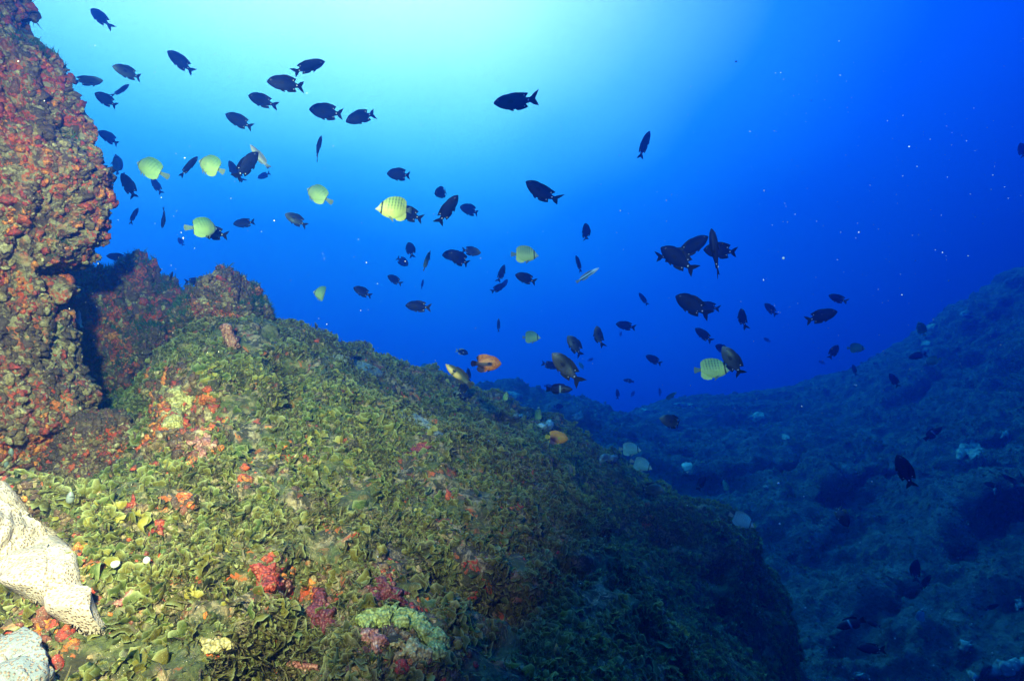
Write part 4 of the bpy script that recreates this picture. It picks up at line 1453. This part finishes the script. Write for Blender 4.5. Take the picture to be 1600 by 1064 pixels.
def colony(name, poly, mat_, label, cat, lift, bvhs, lumps=0.4, lscale=30, step=2.2, edge=14.0, seed=1, group=None, rag=0.45):
    """a low colony grown over the rock it sits on: a closed cushion following the surface, rounded down at its rim"""
    poly = np.array(poly, float)
    x0, y0 = poly.min(0) - step
    x1, y1 = poly.max(0) + step
    gx = np.arange(x0, x1 + step, step)
    gy = np.arange(y0, y1 + step, step)
    PX, PY = np.meshgrid(gx, gy)
    nx, ny = len(gx), len(gy)
    q = np.stack([PX.ravel(), PY.ravel()], 1)
    # distance to the outline, positive inside
    dist = np.full(len(q), 1e9)
    inside = np.zeros(len(q), bool)
    for i in range(len(poly)):
        a, b = poly[i], poly[(i + 1) % len(poly)]
        ab = b - a
        tt = np.clip(((q - a) @ ab) / (ab @ ab + 1e-9), 0, 1)
        dist = np.minimum(dist, np.linalg.norm(q - (a + tt[:, None] * ab), axis=1))
        cond = (a[1] > q[:, 1]) != (b[1] > q[:, 1])
        xin = (b[0] - a[0]) * (q[:, 1] - a[1]) / (b[1] - a[1] + 1e-12) + a[0]
        inside ^= cond & (q[:, 0] < xin)
    sd = np.where(inside, dist, -dist)
    sd = sd + edge * rag * fbm(np.stack([q[:, 0] / 14, q[:, 1] / 14, np.full(len(q), seed * 1.7)], 1), 3, 0.6, seed)
    T = np.full((len(q), 3), np.nan)
    NN = np.zeros((len(q), 3))
    ctr = hit(*poly.mean(0), bvhs)
    if ctr is None:
        return None
    near_d = ctr[3]
    for i in np.nonzero(sd > -step * 1.5)[0]:
        h = hit(q[i, 0], q[i, 1], bvhs)
        if h is not None and abs(h[3] - near_d) < 0.30 * near_d:
            T[i] = h[0]
            n = h[1] if h[1].dot(h[0]) < 0 else -h[1]
            NN[i] = n
    ok = ~np.isnan(T[:, 0])
    if ok.sum() < 4:
        return None
    # soften the ground's roughness under the colony
    Tg = T.reshape(ny, nx, 3)
    Ng = NN.reshape(ny, nx, 3)
    okg = ok.reshape(ny, nx).astype(float)
    for _ in range(90 if lift > 0.04 and rag < 0.3 else 6 if lift > 0.02 else 2):
        acc = np.zeros_like(Tg)
        an = np.zeros_like(Ng)
        cnt = np.zeros((ny, nx))
        for dy in (-1, 0, 1):
            for dx in (-1, 0, 1):
                sT = np.roll(np.roll(np.nan_to_num(Tg), dy, 0), dx, 1)
                sN = np.roll(np.roll(Ng, dy, 0), dx, 1)
                so = np.roll(np.roll(okg, dy, 0), dx, 1)
                acc += sT * so[..., None]
                an += sN * so[..., None]
                cnt += so
        Tg = np.where(okg[..., None] > 0, acc / np.maximum(cnt, 1)[..., None], np.nan)
        Ng = an / (np.linalg.norm(an, axis=2)[..., None] + 1e-9)
    T = Tg.reshape(-1, 3)
    NN = Ng.reshape(-1, 3)
    prof = np.sqrt(np.clip(sd / edge, 0, 1))
    Ts = np.nan_to_num(T)
    lum = fbm(Ts * lscale, 4, 0.6, seed + 40)
    hgt = lift * prof * (1 + lumps * lum) - 0.004 * (prof <= 0)
    top = Ts + NN * hgt[:, None]
    bot = Ts - NN * (lift * 0.5 + 0.004)
    idx = np.arange(len(q)).reshape(ny, nx)
    keep = (ok & (sd > -step * 0.2)).reshape(ny, nx)
    kq = keep[:-1, :-1] & keep[:-1, 1:] & keep[1:, 1:] & keep[1:, :-1]
    f = np.stack([idx[:-1, :-1], idx[:-1, 1:], idx[1:, 1:], idx[1:, :-1]], -1)[kq]
    if len(f) < 2:
        return None
    n0 = len(q)
    from collections import Counter
    ec = Counter()
    for fa in f.tolist():
        for i in range(4):
            a, b = fa[i], fa[(i + 1) % 4]
            ec[(a, b)] += 1
    side = [(b, a, a + n0, b + n0) for (a, b) in ec if (b, a) not in ec]
    F = np.concatenate([f[:, ::-1], f + n0, np.array(side)])
    V = np.concatenate([top, bot])
    used, inv = np.unique(F.ravel(), return_inverse=True)
    V = V[used]
    F = inv.reshape(-1, 4)
    org = V.mean(0)
    me = mesh_np(name, V - org, F, [mat_])
    o = link(name, me, label, cat, group)
    o.location = org
    return o


def oval(cx, cy, rx, ry, ang=0, n=14, jag=0.55, seed=0):
    r = random.Random(seed * 13 + int(cx))
    out = []
    for i in range(n):
        a = 2 * math.pi * i / n
        k = 1 + r.uniform(-jag, jag)
        x, y = rx * k * math.cos(a), ry * k * math.sin(a)
        c, s = math.cos(R(ang)), math.sin(R(ang))
        out.append((cx + x * c - y * s, cy + x * s + y * c))
    return out


NEAR = [BVH_SRC[0]]
FARB = [BVH_SRC[0], BVH_SRC[1]]
colony('honeycomb_coral', [(-160, 690), (-60, 706), (0, 734), (32, 762), (60, 801), (90, 822), (116, 848), (130, 885), (140, 920), (160, 948), (178, 975), (170, 1000), (140, 1004), (105, 990), (70, 962), (40, 942), (0, 930), (-160, 925)],
       M_HONEY, 'large cream honeycomb coral with brown pits sloping down the lower left', 'coral', 0.045, NEAR, 0.5, 16, 1.5, 20, 2, rag=0.29)
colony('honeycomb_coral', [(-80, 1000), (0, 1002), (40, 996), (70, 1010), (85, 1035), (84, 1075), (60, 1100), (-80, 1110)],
       M_HONEY_GREY_SHADED, 'small grey honeycomb coral knob with painted-in shade in the bottom left corner', 'coral', 0.05, NEAR, 0.3, 9, 2.4, 26, 3)
colony('lime_coral', [(556, 972), (570, 956), (600, 948), (640, 950), (662, 968), (690, 985), (702, 1000), (700, 1030), (672, 1036), (664, 1010), (650, 992), (610, 978), (572, 988)],
       M_LIME, 'bright lime green knobbly coral near the bottom centre', 'coral', 0.015, NEAR, 1.0, 55, 1.6, 8, 4, rag=1.1)
SPONGES = [('orange_sponge', M_ORANGE, 290, 786, 19, 17, 'round orange sponge in the algae below the pink crust'),
           ('red_sponge', M_RED, 206, 790, 15, 17, 'red sponge left of the round orange one'),
           ('red_sponge', M_RED, 247, 826, 15, 11, 'small red sponge under the round orange one'),
           ('red_sponge', M_RED, 124, 838, 12, 17, 'red sponge at the edge of the large cream coral'),
           ('pink_crust', M_PINK, 312, 694, 22, 17, 'salmon pink crust with orange lumps on the left shoulder of the slope'),
           ('orange_sponge', M_ORANGE, 318, 672, 16, 10, 'orange sponge just above the salmon pink crust'),
           ('orange_sponge', M_ORANGE, 316, 625, 15, 10, 'orange sponge highest on the yellow crusted shoulder'),
           ('orange_sponge', M_ORANGE, 256, 590, 10, 16, 'orange sponge at the left rim of the slope'),
           ('orange_sponge', M_ORANGE, 228, 690, 14, 10, 'flat orange sponge where slope and brown rock meet'),
           ('yellow_crust', M_YELLOW, 278, 635, 26, 30, 'yellow tan crust bare of algae on the slope shoulder'),
           ('red_sponge', M_RED, 415, 900, 27, 20, 'large red sponge beside a dark hole, low centre left'),
           ('pink_crust', M_PINK, 447, 912, 18, 12, 'pink crust right of the large red sponge'),
           ('maroon_crust', M_MAROON, 503, 955, 20, 38, 'tall maroon crust left of the lime green coral'),
           ('maroon_crust', M_MAROON, 604, 925, 36, 17, 'dark maroon crust just above the lime green coral'),
           ('pink_crust', M_PINK, 585, 1005, 18, 20, 'mauve pink crust below the lime green coral'),
           ('yellow_crust', M_YELLOW, 330, 1008, 26, 13, 'pale yellow crust low in the bottom algae'),
           ('yellow_crust', M_YELLOW, 640, 1018, 28, 18, 'mustard crust hanging under the lime green coral'),
           ('red_sponge', M_RED, 650, 702, 20, 7, 'thin red sponge midway up the slope'),
           ('maroon_crust', M_MAROON, 545, 615, 13, 9, 'small maroon crust near the slope crest'),
           ('pink_crust', M_PINK, 475, 1040, 24, 12, 'pinkish crust at the bottom edge'),
           ('pink_crust', M_PINK, 205, 935, 24, 10, 'pale pink crust right of the large cream coral')]
for i, (nm, mt, x, y, rx, ry, lb) in enumerate(SPONGES):
    colony(nm, oval(x, y, rx, ry, 20 * math.sin(i * 2.1), seed=i), mt, lb, 'sponge' if 'sponge' in nm else 'crust', 0.008 + 0.0003 * min(rx, ry), NEAR, 0.9, 60, 1.6, 7, i + 10)
colony('pale_crust', [(520, 552), (548, 556), (575, 568), (600, 582), (596, 590), (565, 580), (540, 570), (518, 562)], M_GREYC, 'pale grey crust along the slope crest', 'crust', 0.010, NEAR, 0.8, 40, 1.6, 6, 60)
colony('pale_crust', [(620, 640), (650, 645), (680, 662), (695, 680), (680, 684), (650, 665), (622, 652)], M_GREYC, 'pale blue grey crust below the slope crest, behind the thin red sponge', 'crust', 0.009, NEAR, 0.8, 40, 1.6, 6, 61)

FARP = [(799, 619, 20, 7, 'pale blotch of coral behind the tiny yellow fish on the middle ridge'), (718, 620, 15, 5, 'pale coral at the left end of the middle ridge'),
        (808, 655, 12, 4, 'thin pale coral streak on the middle ridge'), (824, 652, 6, 4, 'small pale coral dot right of the thin streak'),
        (903, 652, 12, 8, 'star shaped pale coral on the right of the middle ridge'), (848, 670, 12, 10, 'white coral just above the orange and violet fish'),
        (932, 657, 8, 3, 'tiny pale coral streak right of the star shaped one'), (945, 720, 17, 5, 'pale blue coral streak at the slope edge left of the gully'),
        (1008, 641, 10, 3, 'pale coral at the lowest dip of the far crest'), (1070, 633, 26, 3, 'long pale coral streak along the far crest'),
        (1184, 652, 14, 10, 'pale branching coral on the far slope under the brightest butterflyfish'), (1227, 684, 8, 6, 'dim blue coral on the far slope'),
        (1197, 763, 6, 4, 'tiny blue coral in the mouth of the gully'), (1452, 512, 14, 5, 'pale coral streak beside the upright butterflyfish'),
        (1447, 538, 10, 5, 'pale coral under the upright butterflyfish'), (1448, 548, 8, 3, 'thin pale coral above the greenish butterflyfish on the right reef'),
        (1510, 491, 11, 5, 'dim pale coral high on the right reef'), (1517, 703, 24, 16, 'wide bluish white coral at mid height on the right reef'),
        (1570, 680, 9, 6, 'small bluish coral up right of the wide one'), (1510, 1010, 13, 11, 'white coral at lower right, left of the long bright one'),
        (1572, 1042, 32, 12, 'long bright white coral in the bottom right corner'), (1592, 945, 9, 12, 'white coral at the right edge'),
        (1520, 1056, 8, 8, 'small pale coral at the bottom edge left of the long bright one'), (1345, 1056, 14, 8, 'dim pale coral at the bottom edge'),
        (1556, 766, 6, 5, 'tiny white coral near the right edge')]
for i, (x, y, rx, ry, lb) in enumerate(FARP):
    colony('pale_coral', oval(x, y, rx, ry, -18 if x > 1400 else 5, n=18, jag=0.3, seed=i + 40), M_WHITE, lb, 'coral', 0.05, FARB, 0.8, 12, 1.5, max(3, ry * 0.6), i + 80, group='pale corals on the far reef')


# ------------------------------------------------------------------ an upright finger sponge and shells
def lathe_blob(name, base, axis, prof, mat_, label, cat, wob=0.15, seed=0, flat=1.0):
    nr = 20
    ax = Vector(axis).normalized()
    q = ax.to_track_quat('Z', 'Y').to_matrix()
    V, rr = [], random.Random(seed)
    for h, r_ in prof:
        for k in range(nr):
            a = 2 * math.pi * k / nr
            V.append((r_ * math.cos(a), r_ * math.sin(a) * flat, h))
    V = np.array(V)
    n = fbm(V * 120 + seed, 3, 0.6, seed)
    V[:, :2] *= (1 + wob * 2 * n)[:, None]
    V = V @ np.array(q).T
    F = grid_faces(nr, len(prof), wrap_u=True)
    me = mesh_np(name, V, F, [mat_])
    o = link(name, me, label, cat)
    o.location = base
    return o


h = hit(366, 541, NEAR)
lathe_blob('finger_sponge', h[0] - Vector((0, 0, 0.01)), (-0.28, -0.25, 1), [(0, 0.001), (0, 0.024), (0.015, 0.023), (0.03, 0.026), (0.045, 0.020), (0.06, 0.022), (0.078, 0.016), (0.09, 0.017), (0.100, 0.009), (0.104, 0.001)],
           M_PINK, 'upright pink finger sponge standing near the top of the slope', 'sponge', 0.6, 4)
PROF = [(0, 0.0005), (0.0, 0.004), (0.004, 0.008), (0.010, 0.0095), (0.016, 0.008), (0.021, 0.005), (0.024, 0.0005)]
h = hit(173, 888, NEAR)
lathe_blob('shell', h[0] + h[1] * 0.012 * (1 if h[1].y < 0 else -1), (1, -0.4, 0.3), [(a * .8, b * .8) for a, b in PROF], M_SHELL, 'white shell in the algae right of the large cream coral', 'shell', 0.1, 6)
h = hit(232, 886, NEAR)
lathe_blob('shell', h[0] + h[1] * 0.010 * (1 if h[1].y < 0 else -1), (0.2, -0.4, 1), [(a * .7, b * .7) for a, b in PROF], M_SHELL, 'pinkish white shell further right in the algae', 'shell', 0.1, 7)
M_SNAIL = flat_mat('grey_snail', (0.20, 0.22, 0.23), 0.4)
PP = [BVH_SRC[2], BVH_SRC[0]]
for px, py, lb in [(116, 776, 'pale grey snail at the foot of the rock pillar'), (22, 706, 'pale grey snail low on the rock pillar, upper of two'), (14, 723, 'pale grey snail low on the rock pillar, lower of two')]:
    h = hit(px, py, PP)
    lathe_blob('snail', h[0] + Vector((0, -0.012, -0.012)), (0.2, -0.2, 1), [(a * 1.25, b * 0.85) for a, b in PROF], M_SNAIL, lb, 'snail', 0.08, 8)

# ------------------------------------------------------------------ drifting specks in the water
r = np.random.default_rng(99)
n = 2200
d = r.uniform(0.7, 4.0, n)
px = np.where(r.random(n) < 0.45, r.uniform(1150, 1750, n), r.uniform(-150, 1750, n))
py = r.uniform(60, 1100, n) ** 1.0
lim = np.array([scene_depth(a, b) for a, b in zip(px, py)])
ok = d < lim - 0.1
d, px, py = d[ok], px[ok], py[ok]
ctr = np.stack([(px - 800) / FPX * d, d, (532 - py) / FPX * d], 1)
ph = (1 + 5 ** 0.5) / 2
ico = np.array([(-1, ph, 0), (1, ph, 0), (-1, -ph, 0), (1, -ph, 0), (0, -1, ph), (0, 1, ph), (0, -1, -ph), (0, 1, -ph), (ph, 0, -1), (ph, 0, 1), (-ph, 0, -1), (-ph, 0, 1)]) / 1.9
icf = np.array([(0, 11, 5), (0, 5, 1), (0, 1, 7), (0, 7, 10), (0, 10, 11), (1, 5, 9), (5, 11, 4), (11, 10, 2), (10, 7, 6), (7, 1, 8), (3, 9, 4), (3, 4, 2), (3, 2, 6), (3, 6, 8), (3, 8, 9), (4, 9, 5), (2, 4, 11), (6, 2, 10), (8, 6, 7), (9, 8, 1)])
sz = np.clip(r.lognormal(math.log(0.00036), 0.55, len(d)), 0.0003, 0.002) * (0.4 + 0.6 * d)
V = ctr[:, None] + ico[None] * sz[:, None, None] * r.uniform(0.6, 1.6, (len(d), 1, 3))
F = icf[None] + (np.arange(len(d)) * 12)[:, None, None]
M_SNOW = flat_mat('drifting_specks', (0.85, 0.85, 0.8), 0.6)
link('marine_snow', mesh_np('marine_snow', V.reshape(-1, 3), F.reshape(-1, 3), [M_SNOW], smooth=True), 'tiny pale specks drifting in the water', 'marine snow', kind='stuff')


# ------------------------------------------------------------------ the water itself
def haze_box():
    lo = (-9.0, -1.6, -9.5)
    hi = (18.0, 19.0, 4.6)
    V = [(x, y, z) for z in (lo[2], hi[2]) for y in (lo[1], hi[1]) for x in (lo[0], hi[0])]
    F = [(0, 2, 3, 1), (4, 5, 7, 6), (0, 1, 5, 4), (2, 6, 7, 3), (0, 4, 6, 2), (1, 3, 7, 5)]
    m = bpy.data.materials.new('sea_water')
    m.use_nodes = True
    t = NT(m.node_tree)
    t.n.clear()
    out = t.new('ShaderNodeOutputMaterial')
    pv = t.new('ShaderNodeVolumePrincipled')
    pv.inputs['Color'].default_value = (0.02, 0.105, 0.50, 1)
    pv.inputs['Absorption Color'].default_value = (0.0, 0.62, 0.92, 1)
    pv.inputs['Density'].default_value = 0.20
    pv.inputs['Anisotropy'].default_value = 0.8
    t.l.new(pv.outputs[0], out.inputs['Volume'])
    me = mesh_np('haze', V, F, [m], smooth=False)
    link('haze', me, 'blue sea water', 'water', kind='stuff')


haze_box()
